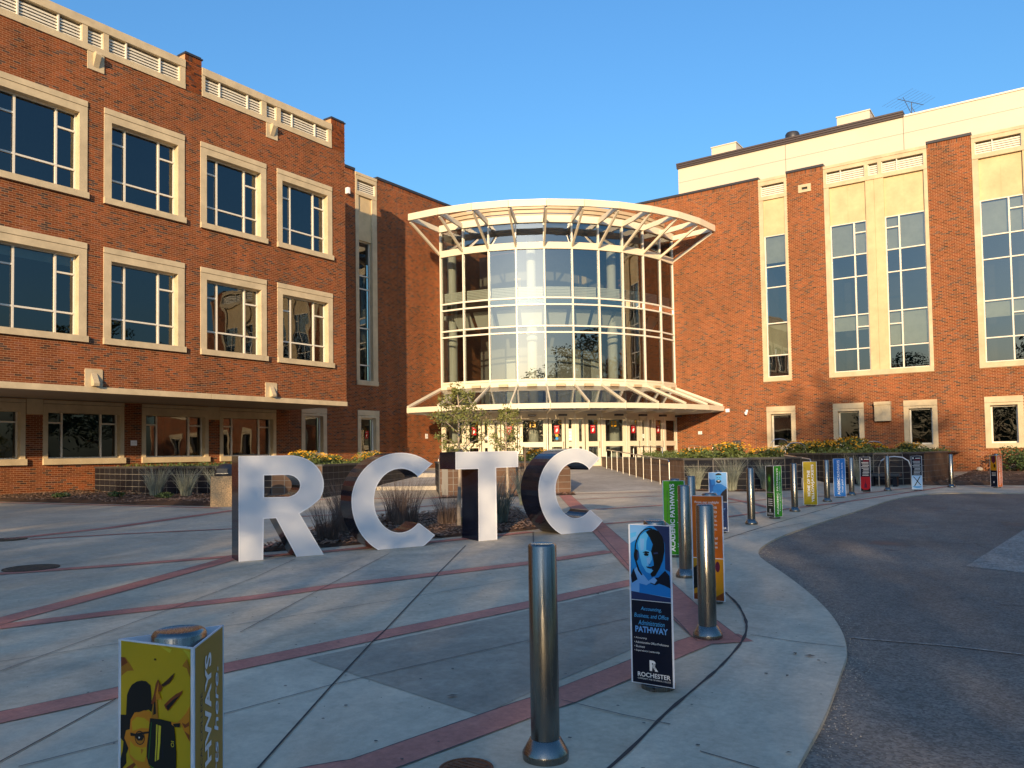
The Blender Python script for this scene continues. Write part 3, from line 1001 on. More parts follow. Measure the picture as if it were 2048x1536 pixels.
bricks(FG, [(Y0W, WEND - .1, .05, ZB - .01, 0), (WEND - .1, 42.0, .05, 15.74, 0)], holesG, GW, 200,
       soldier=[(WEND, 28.04, 15.75, 15.95, 0), (29.57, 42, 15.75, 15.95, 0)])
for a, b in ((WEND, 28.02), (29.6, 42.0)):
    part_box('metal_cap', FG, M['dark'], GW, (a, b, 15.95, 16.08, -.35, .05))
mb = MB(); mb.box(X2 - 12, X2 - .4, WEND, 42, 15.3, 15.4); mb.build('roof', M['cap'], GW)
part_box('control_joint', FG, M['jointl'], GW, (31.10, 31.115, 1, 15.7, 0, .003))

# ---- right wing ----------------------------------------------------------
RW = thing('brick_wing', 'red brick wing at right with tall limestone window bays and a cream rooftop penthouse', 'building', (0, 0, 0))
holesR = []
XE = 12.0
holesR.append(slit_window(FR, -12.97, -11.5, RW))
def double_bay(fac, u0, parent, flip=False):
    u1 = u0 + 4.72
    mb = MB()
    fac.box(mb, u0, u1, 15.76, 15.90, -.3, .07)
    fac.box(mb, u0, u1, 14.78, 14.99, -.3, .04)
    U = lambda x: u0 + x
    L3 = [(.13, 1.94), (2.11, 2.56), (2.73, 4.57)]
    edges = [0] + [x for l in L3 for x in l] + [4.72]
    for a, b in zip(edges[0::2], edges[1::2]): fac.box(mb, U(a), U(b), 14.99, 15.57, -.3, .04)
    fac.box(mb, u0, u1, 15.57, 15.76, -.3, .04)
    fac.box(mb, u0, U(.25), 5.35, 14.77, -.3, .02)
    fac.box(mb, U(4.56), u1, 5.35, 14.77, -.3, .02)
    fac.box(mb, u0, u1, 5.10, 5.35, -.3, .06)
    win = mb.build('tall_window', M['stone'], parent)
    for (a, b), ml in zip(L3, ((.82,), (), (3.41,))):
        louvre_unit_sub(U(a), U(b), 14.99, 15.57, [U(x) for x in ml], win, fac)
    mc = MB()
    fac.box(mc, U(1.96), U(2.355), 5.35, 14.77, -.3, .0); fac.box(mc, U(2.37), U(2.80), 5.35, 14.77, -.3, .0)
    fac.box(mc, U(2.355), U(2.37), 5.35, 14.77, -.3, -.02)
    mc.build('stone_column', M['panel'], win)
    for a, b in ((.25, 1.96), (2.80, 4.56)):
        mpn = MB()
        h = (a + b) / 2
        fac.box(mpn, U(a), U(h) - .005, 12.83, 14.77, -.28, -.10); fac.box(mpn, U(h) + .005, U(b), 12.83, 14.77, -.28, -.10)
        fac.box(mpn, U(h) - .005, U(h) + .005, 12.83, 14.77, -.28, -.11)
        mpn.build('stone_panel', M['panel'], win)
    A = [11.18, 10.08, 8.17, 6.47]
    wide, nar = A, sorted(A + [12.27, 7.55])
    glazing(fac, U(.25), U(1.96), 5.35, 12.83, [U(1.37)], [wide, nar], win, -.12, gm='glass2', blinds=[(U(.3), U(1.9), 11.2, 12.75), (U(.3), U(1.9), 7.42, 8.13)])
    glazing(fac, U(2.80), U(4.56), 5.35, 12.83, [U(3.42)], [nar, wide], win, -.12, gm='glass2', blinds=[(U(2.85), U(4.5), 11.2, 12.75), (U(2.85), U(4.5), 6.55, 8.13)])
    room(fac, U(.25), U(4.56), 5.0, 12.83, win)
    return (u0, u1, 5.10, 16.3)
for u in (-9.65, -3.08, 3.45): holesR.append(double_bay(FR, u, RW))
for a, b in ((-12.86, -11.38), (-9.52, -8.08), (-6.30, -4.86), (-2.95, -1.45), (.3, 1.74), (3.6, 5.04), (7.0, 8.44)):
    small_window(FR, a, b, 3.76, 1.44, RW); holesR.append((a, b, 1.44, 3.76))
holesR.append((-10.9, -10.27, 14.80, 15.20))
mb = MB()
FR.box(mb, -10.9, -10.27, 14.80, 14.93, -.1, .05); FR.box(mb, -10.9, -10.27, 15.06, 15.20, -.1, .05)
FR.box(mb, -10.9, -10.73, 14.93, 15.06, -.1, .05); FR.box(mb, -10.44, -10.27, 14.93, 15.06, -.1, .05)
sb = mb.build('slotted_block', M['stone'], RW)
part_box('slot_opening', FR, M['dark'], sb, (-10.73, -10.44, 14.93, 15.06, -.1, -.06))
wall_mesh(FR, X2, XE, .05, 15.95, holesR, .28, 'wall', RW)
brickP = [(X2, -12.97), (-11.5, -9.65), (-4.93, -3.08), (1.64, 3.45), (8.17, XE)]
bricks(FR, [(X2, XE, .05, 15.74, 0)], holesR, RW, 300, soldier=[(a, b, 15.75, 15.95, 0) for a, b in brickP])
for a, b in brickP:
    part_box('metal_cap', FR, M['dark'], RW, (a - .02, b + .02, 15.95, 16.07, -.35, .06))
part_box('control_joint', FR, M['jointl'], RW, (-13.47, -13.455, 1, 15.7, 0, .003))
mb = MB(); mb.box(X2, XE, 42.4, 60, 15.3, 15.4); mb.build('roof', M['cap'], RW)
mb = MB(); mb.box(XE, XE + .28, 42.01, 60, 0.02, 15.9); mb.build('end_wall', M['mortar'], RW)
# penthouse
PF = Fac('y', 46.0)
xs_ = [-19.15, -12.6, -6.45, 0., 6.3, XE]
pw = MB(); PF.box(pw, -19.13, XE, 15.4, 19.0, -8, -.03); pwo = pw.build('penthouse', M['jointl'], RW)
for i in range(5):
    for z0, z1 in ((15.4, 16.9), (16.915, 18.16), (18.175, 19.04)):
        pp = MB(); PF.box(pp, xs_[i] + .012, xs_[i + 1] - .012, z0, z1, -.05, .0)
        pp.build('cladding_panel', M['pent'], pwo)
pp = MB()
for k in range(3): PF.box(pp, -19.22, -6.42, 19.045 + k * .11, 19.045 + k * .11 + .09, -.9, .10 + .03 * k)
pp.build('dark_fascia', mat('bronze_fascia', (.07, .05, .045), .5), pwo)
pp = MB(); PF.box(pp, -6.40, XE, 19.045, 19.13, -.9, .05); pp.build('coping', M['wfine'], pwo)
pp = MB(); pp.box(-19.16, -19.13, 46.02, 54, 15.4, 19.03); pp.build('cladding_panel', M['pent'], pwo)
# rooftop equipment
def unit_box(name, u0, u1, y0, y1, z0, z1, label):
    t = thing(name, label, 'roof unit', ((u0 + u1) / 2, (y0 + y1) / 2, z0))
    w, d, h = (u1 - u0) / 2, (y1 - y0) / 2, z1 - z0
    mb = MB(); mb.box(-w, w, -d, d, 0, h - .06); mb.build('casing', M['pent'], t)
    mb = MB(); mb.box(-w - .04, w + .04, -d - .04, d + .04, h - .06, h); mb.build('lid', M['white'], t)
    for k in range(5):
        mb = MB(); mb.box(w, w + .03, -d * .7, d * .7, .15 + k * .13, .2 + k * .13); mb.build('vent_slat', M['cap'], t)
unit_box('rooftop_unit', -17.9, -16.3, 48.5, 50.3, 19.0, 20.9, 'white rooftop air unit at the left end of the penthouse roof')
unit_box('rooftop_unit', -10.1, -8.35, 47.6, 49.2, 19.0, 20.55, 'white rooftop air unit near the antenna on the penthouse')
t = thing('roof_ventilator', 'black mushroom ventilator on the dark penthouse edge', 'ventilator', (-12.5, 47.2, 19.0))
mb = MB(); mb.lathe([(.28, 0), (.28, .75)], (0, 0, 0), 20); mb.build('stack', M['dark'], t, True)
mb = MB(); mb.lathe([(.36, .45), (.40, .5), (.40, .98), (.34, 1.08), (.1, 1.1)], (0, 0, 0), 24); mb.build('cowl', M['dark'], t, True)
t = thing('tv_antenna', 'thin metal yagi antenna on the penthouse roof', 'antenna', (-6.1, 46.6, 19.0))
mb = MB(); mb.tube([(0, 0, 0), (0, 0, .95)], .022, 6); mb.tube([(.3, 0, .1), (0, 0, .7)], .015, 5); mb.tube([(-.4, 0, 1.35), (0, 0, .3)], .015, 5); mb.build('mast', M['cap'], t)
mb = MB(); mb.tube([(-.65, -.2, 1.25), (.55, .2, .75)], .015, 6); mb.build('boom', M['cap'], t)
for k in range(8):
    f = k / 7; c = Vector((-.65, -.2, 1.25)).lerp(Vector((.55, .2, .75)), f); L_ = .95 - .28 * f
    mb = MB(); mb.tube([c + Vector((-L_ * .85, .2, -L_ * .15)), c + Vector((L_ * .85, -.2, L_ * .3))], .005, 5); mb.build('element', M['cap'], t)

# wall fittings ------------------------------------------------------------
def wallthing(name, label, cat, fac, u, z):
    p = fac.pt(u, z, 0.004)
    return thing(name, label, cat, p, radians(90) if fac.k == 'x' else 0)
t = wallthing('vent_hood', 'cream sheet metal vent hood on the brick between two ground floor windows', 'vent', FR, -7.2, 2.82)
mb = MB(); mb.prism([(-.36, 0), (.36, 0), (.36, .24), (0, .27), (-.36, .24)], lambda x, d: (x, -d, 0), lambda x, d: (x, -d, .78)); mb.build('hood', M['stone'], t)
mb = MB(); mb.box(-.37, .37, -.29, 0, .785, .94); mb.build('hood_cap', M['stone'], t)
t = wallthing('security_camera', 'small white security camera on the right brick wall', 'camera', FR, -13.9, 3.5)
mb = MB(); mb.box(-.05, .05, -.06, 0, .05, .16); mb.beam((0, -.03, .1), (0, -.2, .08), .03, .03); mb.build('bracket', M['trim'], t)
mb = MB(); mb.lathe([(.02, -.13), (.06, -.10), (.08, -.04), (.08, .04), (.03, .06)], (0, -.2, 0), 14); mb.build('dome', M['trim'], t, True)
t = wallthing('wall_light', 'small white box light beside the right end of the lower canopy', 'wall light', FR, -14.95, 3.58)
mb = MB(); mb.box(-.1, .1, -.1, 0, 0, .18); mb.build('casing', M['trim'], t)
mb = MB(); mb.box(-.08, .08, -.11, -.1, .02, .14); mb.build('lens', M['sheet'], t)
def notice(label, fac, u, z, w, h, s):
    t = wallthing('wall_plaque', label, 'plaque', fac, u, z)
    mb = MB(); mb.box(-w / 2, w / 2, -.02, 0, 0, h); mb.build('plate', M['trim'], t)
    if s:
        put_text(s, Matrix.Translation((0, -.022, h / 2)) @ Matrix.Rotation(radians(90), 4, 'X'), w * .6, None, M['jointl'], t)
notice('small white plaque on the right brick wall near the doors', FR, -16.56, 2.42, .22, .17, '13')
notice('small white plaque on the brick left of the birch tree', FG, 33.3, 2.42, .2, .26, 'ADA')
notice('white notice between two ground floor windows under the overhang', FG, 16.46, 2.05, .24, .2, 'NO ENTRY')
t = wallthing('hose_box', 'dark twin outlet box low on the right brick wall', 'outlet box', FR, -14.5, 1.8)
mb = MB(); mb.box(-.22, .22, -.05, 0, 0, .24); mb.build('plate', M['cap'], t)
for sx in (-.1, .1):
    mb = MB(); mb.lathe([(.07, 0), (.07, .05), (.04, .06)], (0, 0, 0), 12); o = mb.build('outlet', M['dark'], t); o.location = (sx, -.05, .12); o.rotation_euler = (radians(90), 0, 0)
t = wallthing('wall_camera', 'small white fitting at the corner pier of the slit window', 'camera', FG, 27.45, 14.6)
mb = MB(); mb.box(-.07, .07, -.2, 0, 0, .3); mb.build('casing', M['trim'], t)

# ================================================================== GLASS TOWER
CX, CY, RT = -27.3, 42.0, 9.335
FLZ = .80
def TP(b, r, z):
    a = radians(-90 + 9 * b)
    return Vector((CX + r * cos(a), CY + r * sin(a), z))
TW = thing('glass_rotunda', 'curved glass entrance tower between the brick wings, with cream mullions and two canopies', 'building', (0, 0, 0))
def arcbox(mb, b0, b1, r0, r1, z0, z1, n=1):
    """polygonal arc bar from bay b0 to b1"""
    k = int(round((b1 - b0) * n)) if (b1 - b0) * n >= 1 else 1
    for i in range(k):
        a = b0 + (b1 - b0) * i / k; b = b0 + (b1 - b0) * (i + 1) / k
        P = [TP(a, r0, z0), TP(a, r1, z0), TP(b, r1, z0), TP(b, r0, z0), TP(a, r0, z1), TP(a, r1, z1), TP(b, r1, z1), TP(b, r0, z1)]
        mb.add(P, [(0, 1, 2, 3), (4, 7, 6, 5), (0, 4, 5, 1), (1, 5, 6, 2), (2, 6, 7, 3), (3, 7, 4, 0)])
def vbar(mb, b, w, r0, r1, z0, z1):
    p0 = TP(b, r0, z0); p1 = TP(b, r1, z0)
    d = (p1 - p0).normalized(); s = Vector((-d.y, d.x, 0)) * w / 2
    P = [p0 - s, p1 - s, p1 + s, p0 + s]
    mb.add(P + [q + Vector((0, 0, z1 - z0)) for q in P], [(3, 2, 1, 0), (4, 5, 6, 7), (0, 1, 5, 4), (1, 2, 6, 5), (2, 3, 7, 6), (3, 0, 4, 7)])
for i in range(11):
    mb = MB(); vbar(mb, i, .075, RT - .16, RT + .045, FLZ, 13.5)
    mb.build('mullion', M['wfine'], TW)
rings = [(13.50, 13.86, .10, 'white', 'roof_fascia'), (12.12, 12.47, .07, 'white', 'ring_band'), (9.53, 9.61, .035, 'wfine', 'transom'), (9.18, 9.26, .035, 'wfine', 'transom'),
         (8.06, 8.14, .035, 'wfine', 'transom'), (7.73, 7.81, .035, 'wfine', 'transom'), (5.25, 5.36, .05, 'white', 'transom'), (4.72, 5.23, .10, 'white', 'canopy_gutter'),
         (3.98, 4.06, .04, 'wfine', 'transom'), (3.34, 3.66, .05, 'white', 'door_header')]
for z0, z1, w, mm, nm in rings:
    mb = MB(); arcbox(mb, 0, 10, RT - .08, RT + w - .01, z0, z1); mb.build(nm, M[mm], TW)
for zt in ((12.47, 13.50), (9.61, 12.12), (8.14, 9.18), (7.81, 8.06), (5.36, 7.73), (4.06, 4.72), (3.66, 3.98)):
    for i in range(10):
        mb = MB(); a, b = TP(i + .02, RT - .03, zt[0]), TP(i + .98, RT - .03, zt[0])
        jx = random.uniform(-.004, .004)
        off = Vector((cos(radians(-85.5 + 9 * i)), sin(radians(-85.5 + 9 * i)), 0)) * jx
        mb.add([a, b + off, Vector((b.x, b.y, zt[1])), Vector((a.x, a.y, zt[1])) + off], [(0, 1, 2, 3)])
        mb.build('pane', M['glassr'], TW)
# spandrel (dark floor slab edge)
for i in range(10):
    mb = MB(); arcbox(mb, i + .03, i + .97, RT - .05, RT - .02, 9.26, 9.53); mb.build('spandrel_panel', M['glassr'], TW)
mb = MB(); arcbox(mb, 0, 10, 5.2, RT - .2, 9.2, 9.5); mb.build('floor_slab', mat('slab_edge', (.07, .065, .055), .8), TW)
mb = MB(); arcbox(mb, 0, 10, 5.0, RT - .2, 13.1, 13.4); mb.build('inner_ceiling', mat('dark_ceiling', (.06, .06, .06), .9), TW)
# sloping cream bulkheads inside below the slab
for i in range(10):
    mb = MB()
    P = [TP(i + .08, 8.5, 9.08), TP(i + .92, 8.5, 9.08), TP(i + .92, 7.9, 8.28), TP(i + .08, 7.9, 8.28)]
    q = [p + Vector((0, 0, .05)) for p in P]
    mb.add(P + q, [(0, 3, 2, 1), (4, 5, 6, 7), (0, 1, 5, 4), (1, 2, 6, 5), (2, 3, 7, 6), (3, 0, 4, 7)])
    mb.build('bulkhead_panel', M['ceil'], TW)
# blinds stacked at the sill of the upper floor
for i in range(10):
    for k in range(7):
        mb = MB(); arcbox(mb, i + .06, i + .94, RT - .24, RT - .20, 9.63 + k * .082, 9.63 + k * .082 + .060)
        mb.build('blind_slat', M['ceil'], TW)
# columns inside
for a in (-93, -58.5, -25, 8):
    bb = (a + 90) / 9
    c = TP(bb, 7.9, 0)
    mb = MB(); mb.lathe([(.27, FLZ), (.27, 7.55), (.30, 7.6), (.30, 7.7), (.27, 7.75), (.27, 7.95), (.30, 8.0), (.30, 8.1), (.26, 8.15), (.26, 8.85), (.33, 8.95)], (c.x, c.y, 0), 24)
    mb.lathe([(.25, 9.5), (.25, 13.1)], (c.x, c.y, 0), 24)
    mb.box(c.x - .38, c.x + .38, c.y - .38, c.y + .38, 8.95, 9.18)
    mb.build('column', M['ceil'], TW, True)
# inner back wall pieces with door openings
mb = MB(); arcbox(mb, -1, 11, 4.6, 4.9, FLZ, 13.1)
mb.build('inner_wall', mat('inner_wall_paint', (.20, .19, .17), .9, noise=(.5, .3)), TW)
for b, z0, z1, w in ((1.3, .9, 6.9, .8), (3.2, .9, 7.1, .9), (6.4, .9, 7.0, 1.), (8.2, .9, 6.9, .8), (2.1, 9.7, 11.6, .5), (7.1, 9.8, 11.8, .7)):
    mb = MB(); arcbox(mb, b, b + w, 4.9, 4.96, z0, z1); mb.build('wall_panel', M['panel'] if z0 > 5 else M['ceil'], TW)
# entrance floor
mb = MB(); arcbox(mb, -1, 11, .5, RT + .3, .1, FLZ); mb.build('floor', M['walk'], TW)
# roof of the tower: flat plus ribbed tan edge
mb = MB(); arcbox(mb, 0, 10, .3, RT - .1, 13.86, 13.93); mb.build('roof', M['cap'], TW)
for k in range(3):
    mb = MB(); arcbox(mb, 0, 10, RT - .62, RT - .52 + .04 * k, 13.95 + .21 * k, 14.12 + .21 * k); mb.build('roof_slat', M['tan'], TW)
# side return behind the first mullion
mb = MB(); p = TP(0, RT, 0)
mb.add([(p.x, p.y, FLZ), (X2, 34.77, FLZ), (X2, 34.77, 13.86), (p.x, p.y, 13.86)], [(0, 1, 2, 3)]); mb.build('side_glazing', M['glassr'], TW)
# ---- upper sunshade canopy
UC = 11.78
ms = MB()
for i in range(10):
    ms = MB(); arcbox(ms, i + .004, i + .996, UC, UC + .12, 13.58, 13.92); ms.build('ring_segment', M['white'], TW)
for i in range(11):
    mb = MB(); mb.beam(TP(i, RT + .05, 13.62), TP(i, UC, 13.74), .09, .26); mb.build('rafter', M['white'], TW)
    mb = MB(); mb.beam(TP(i, RT + .05, 12.28), TP(i, UC - .06, 13.55), .09, .13); mb.build('strut', M['white'], TW)
# ---- lower glass canopy
LC = 12.05
for i in range(10):
    mb = MB(); arcbox(mb, i + .004, i + .996, LC, LC + .10, 3.66, 3.92); mb.build('ring_segment', M['white'], TW)
    mb = MB()
    P = [TP(i + .03, RT + .12, 4.98), TP(i + .97, RT + .12, 4.98), TP(i + .97, LC, 3.93), TP(i + .03, LC, 3.93)]
    mb.add(P, [(0, 3, 2, 1)]); mb.build('canopy_pane', M['glassc'], TW)
    # ceiling lights of the canopy and gutter lights
    mb = MB(); c = TP(i + .5, RT + .16, 5.02); tn = (TP(i + .6, RT + .16, 5.02) - TP(i + .4, RT + .16, 5.02)).normalized()
    mb.beam(c - tn * .24, c + tn * .24, .12, .13); mb.build('gutter_light', M['tan'], TW)
    mb = MB(); c = TP(i + .5, RT + .5, 3.44); mb.beam(c - tn * .22, c + tn * .22, .2, .1); mb.build('soffit_light', M['dark'], TW)
for i in range(11):
    mb = MB(); mb.beam(TP(i, RT + .08, 5.05), TP(i, LC + .03, 3.96), .075, .10); mb.build('canopy_rib', M['white'], TW)
    mb = MB(); mb.beam(TP(i, RT + .05, 3.62), TP(i, LC, 3.70), .07, .16); mb.build('canopy_tie', M['white'], TW)
mb = MB(); arcbox(mb, 0, 10, RT + .1, RT + .8, 3.66, 3.70); mb.build('canopy_soffit', M['white'], TW)
# ---- doors
def tp_mat(b, z, r=RT + .0):
    a = radians(-90 + 9 * b)
    x = Vector((-sin(a), cos(a), 0)); n = Vector((cos(a), sin(a), 0))
    mm = Matrix((x, Vector((0, 0, 1)), n)).transposed().to_4x4(); mm.translation = TP(b, r, z)
    return mm
red = flat('red_print', 'B01520'); wht = flat('white_print', 'F2F0EA'); gold = flat('gold_print', 'D9A21B'); blu = flat('blue_print', '2F8FD0')
def flatbox(mm, w, h, m, parent, name, t=.004):
    mb = MB(); mb.box(-w / 2, w / 2, -h / 2, h / 2, 0, t); o = mb.build(name, m, parent); o.matrix_local = mm; return o
def leaf_door(b0, b1, letter, parent=TW, sign=True, name='door'):
    """wide framed door leaf, pane with mid rail"""
    z0, z1 = FLZ + .02, 3.34
    mb = MB()
    st = .10
    for (a, b) in ((b0, b0 + st), (b1 - st, b1)): arcbox(mb, a, b, RT - .06, RT + .02, z0, z1)
    for (a, b) in ((z0, z0 + .22), (1.83, 2.09), (z1 - .12, z1)): arcbox(mb, b0 + st, b1 - st, RT - .06, RT + .015, a, b)
    d = mb.build(name, M['white'], parent)
    for (a, b) in ((z0 + .22, 1.83), (2.09, z1 - .12)):
        mb = MB(); P = [TP(b0 + st, RT - .03, a), TP(b1 - st, RT - .03, a), TP(b1 - st, RT - .03, b), TP(b0 + st, RT - .03, b)]
        mb.add(P, [(0, 1, 2, 3)]); mb.build('pane', M['glassr'], d)
    if name == 'door':
        mb = MB(); c = TP(b1 - .05, RT + .06, 1.75); mb.tube([c, c + Vector((0, 0, .35))], .015, 6)
        mb.tube([c, TP(b1 - .05, RT, 1.75)], .012, 5); mb.build('pull_handle', M['dark'], d)
    c = (b0 + b1) / 2
    if letter:
        put_text(letter, tp_mat(c + (.12 if len(letter) == 1 else 0), 3.08 if len(letter) == 1 else 3.0, RT - .02), None, .20 if len(letter) == 1 else .30, gold, d, bold=.02)
    if sign:
        zc = 2.72
        flatbox(tp_mat(c, zc, RT - .022), .26, .42, red, d, 'notice', .004)
        mm = tp_mat(c, zc - .03, RT - .016)
        mb = MB(); mb.prism([(-.05, -.10), (.0, -.10), (.06, -.02), (.06, .06), (.01, .09), (-.05, .0)], lambda x, y: (x, y, 0), lambda x, y: (x, y, .003)); o = mb.build('notice_symbol', wht, d); o.matrix_local = mm
        put_text('MASKS', tp_mat(c, zc + .15, RT - .016), .18, None, wht, d)
    return d
bays = {0: 'F', 1: 'L', 2: 'R', 3: 'F', 4: 'L', 5: 'R', 6: 'F', 7: 'L', 8: 'R', 9: 'F'}
letters = {1: 'A', 2: 'B', 4: 'C', 5: 'D', 7: 'E', 8: 'F'}
for i, k in bays.items():
    if k == 'F': leaf_door(i + .04, i + .96, '13' if i in (3, 6) else None, sign=False, name='glazed_screen')
    elif k == 'L':
        leaf_door(i + .06, i + .62, letters[i]); d = leaf_door(i + .66, i + .97, None, sign=False, name='side_light')
    else:
        d = leaf_door(i + .03, i + .34, None, sign=False, name='side_light'); leaf_door(i + .38, i + .94, letters[i])
    if i in (1, 7):
        flatbox(tp_mat(i + .815, 2.35, RT - .02), .14, .22, wht, d, 'notice'); put_text('2', tp_mat(i + .815, 2.35, RT - .014), None, .13, M['jointl'], d)
    if i == 4:
        dd = d
        flatbox(tp_mat(4.815, 2.45, RT - .02), .2, .62, wht, d, 'notice')
        for q in range(3):
            put_text('<>', tp_mat(4.815, 2.65 - q * .17, RT - .014), .13, .05, flat('orange_print', 'E08A3A') if q else M['jointl'], d)
for zz, m_ in ((2.42, gold), (2.26, blu)):
    mb = MB(); mb.lathe([(.075, 0), (.075, .004)], (0, 0, 0), 20); o = mb.build('sticker', m_, TW); o.matrix_local = tp_mat(4.34, zz, RT - .02)

# ================================================================== ENTRANCE APPROACH
def slab(name, quad, m, kind='structure'):
    mb = MB(); n = len(quad)
    mb.add([(x, y, z) for x, y, z in quad] + [(x, y, gz(x, y) - .05) for x, y, z in quad],
           [tuple(range(n)), tuple(range(2 * n - 1, n - 1, -1))] + [(i, n + i, n + (i + 1) % n, (i + 1) % n) for i in range(n)])
    o = mb.build(name, m)
    if kind: o['kind'] = kind
    return o
ax = Vector((-.628, .778, 0))
pR0 = Vector((-10.2, 24.4, 0)); pL0 = Vector((-12.71, 21.4, 0))
zr = .30
slab('entrance_ramp', [(pL0.x, pL0.y, gz(pL0.x, pL0.y) + .026), (pR0.x, pR0.y, gz(pR0.x, pR0.y) + .026), (*(pR0 + ax * 14.5).xy, .795), (*(pL0 + ax * 11).xy, .66)], M['walk'])
slab('entrance_ramp', [(*(pL0 + ax * 11).xy, .66), (*(pR0 + ax * 14.5).xy, .795), (-19.0, 37.0, .796), (-21.9, 34.0, .796)], M['walk'])
slab('entrance_terrace', [(-21.9, 34.0, .797), (-19.0, 37, .797), (-17.3, 41.9, .797), (-28.9, 41.9, .75), (-28.9, 29, .797), (-20.5, 29, .797)], M['walk'])
slab('entrance_step', [(-19.74, 20.0, .45), (-17.6, 21.2, .45), (-19.7, 25.2, .62), (-22.2, 24.0, .62)], M['walk'])
slab('entrance_step', [(-22.2, 24.0, .78), (-19.5, 25.3, .78), (-20.5, 29, .79), (-28.9, 29, .79), (-28.9, 26.5, .79)], M['walk'])
for k in range(5):
    a = pL0 + ax * (2 * k + 1); b = pR0 + ax * (2 * k + 2.2)
    z = .28 + .035 * (2 * k + 1)

TILE_W, TILE_H = .42, .205
def planter(label, line, ztop, closed_poly, soil_z, tints, cat='planter', side_tile=None):
    """line: plan polyline of the visible wall faces, left to right as seen from the plaza"""
    t = thing('tiled_planter', label, cat, (line[0][0], line[0][1], 0))
    t.location = (0, 0, 0)
    core = MB(); thick = .25
    tiles_me = {}
    cnt = 0
    for si, (a, b) in enumerate(zip(line[:-1], line[1:])):
        a = Vector((*a, 0)); b = Vector((*b, 0)); L = (b - a).length; d = (b - a) / L
        n = Vector((d.y, -d.x, 0))           # outward normal, to the right of travel
        zb = min(gz(a.x, a.y), gz(b.x, b.y)) - .1
        P = [a, b, b - n * thick, a - n * thick]
        core.add([(*p.xy, zb) for p in P] + [(*p.xy, ztop - .005) for p in P], [(3, 2, 1, 0), (4, 5, 6, 7), (0, 1, 5, 4), (1, 2, 6, 5), (2, 3, 7, 6), (3, 0, 4, 7)])
        nw = max(1, round(L / TILE_W)); w = L / nw
        mtl = M[tints[si]]
        z = ztop - .055
        while z > zb + .05:
            z0 = max(z - TILE_H, zb)
            for k in range(nw):
                off = 0
                mb = MB()
                p = a + d * (w * k + .010); q = a + d * (w * (k + 1) - .010)
                e = n * (.004 + random.uniform(-.001, .001))
                zz0, zz1 = z0 + .007, z - .007
                mb.add([(*(p).xy, zz0), (*(q).xy, zz0), (*(q).xy, zz1), (*(p).xy, zz1), (*(p + e).xy, zz0), (*(q + e).xy, zz0), (*(q + e).xy, zz1), (*(p + e).xy, zz1)],
                       [(4, 5, 6, 7), (0, 1, 5, 4), (1, 2, 6, 5), (2, 3, 7, 6), (3, 0, 4, 7)])
                mb.build('tile', mtl, t); cnt += 1
            z = z0
        cp = MB()
        P = [a + n * .035, b + n * .035, b - n * (thick + .02), a - n * (thick + .02)]
        cp.add([(*p.xy, ztop - .05) for p in P] + [(*p.xy, ztop) for p in P], [(3, 2, 1, 0), (4, 5, 6, 7), (0, 1, 5, 4), (1, 2, 6, 5), (2, 3, 7, 6), (3, 0, 4, 7)])
        cp.build('coping', M['cap'], t)
    core.build('wall_core', M['grout'], t)
    mb = MB(); mb.add([(x, y, soil_z) for x, y in closed_poly], [tuple(range(len(closed_poly)))]); mb.build('soil', M['mulch'], t)
    return t
PZ = 1.29
planter('dark tiled planter wall curving from the brick wall towards the entrance steps', [(-28.9, 14.95), (-26.2, 14.6), (-23.6, 14.5), (-21.4, 14.85), (-19.8, 15.6), (-18.49, 16.43), (-19.2, 18.2), (-20.2, 20.6), (-21.3, 23.0), (-22.6, 25.6)], PZ,
        [(-28.9, 15.1), (-26.2, 14.8), (-23.6, 14.7), (-21.4, 15.1), (-18.7, 16.6), (-19.4, 18.2), (-22.8, 25.6), (-28.9, 26)], 1.22, ['tile', 'tile', 'tile', 'tile', 'tilelit', 'tile', 'tile', 'tile', 'tile'])
planter('lit brown tiled planter block in the middle behind the letter T', [(-18.5, 21.7), (-15.54, 18.43), (-12.71, 21.4), (-15.9, 25.35), (-19.0, 29.2)], PZ,
        [(-18.4, 21.9), (-15.54, 18.6), (-12.9, 21.4), (-19.0, 29)], 1.22, ['tile', 'tilelit', 'tilelit', 'tilelit'])
eR = pR0 + ax * 14.6
planter('tiled planter wall along the right side of the entrance ramp', [(eR.x, eR.y), (-15.2, 30.6), (-10.2, 24.4), (-9.2, 24.35), (-8.2, 24.7), (-7.25, 25.4), (-7.0, 26.3), (-9.6, 29.6), (-12.6, 33.4)], PZ,
        [(eR.x, eR.y), (-15.0, 30.8), (-10.2, 24.6), (-8.2, 24.9), (-7.2, 26.3), (-12.6, 33.4), (-16, 38.6)], 1.22, ['tilelit', 'tilelit', 'tile', 'tile', 'tile', 'tile', 'tile', 'tile'])
planter('dark tiled planter wall before the right brick wing, behind the far bollards', [(-11.0, 35.0), (-8.0, 31.0), (-6.3, 29.2), (-5.3, 28.8), (-4.45, 29.1), (-3.95, 30.2), (-3.7, 32.2), (-3.7, 34.5)], 1.37,
        [(-11, 41.9), (-11, 35.2), (-8, 31.3), (-6.2, 29.4), (-4.5, 29.4), (-3.9, 34.5), (-3.9, 41.9)], 1.30, ['tile'] * 5 + ['tilelit'] * 2)
slab('side_ramp', [(-7.1, 26.2, .25), (-6.3, 28.6, .27), (-10.6, 34.2, .62), (-12.0, 32.8, .6)], M['conc'])

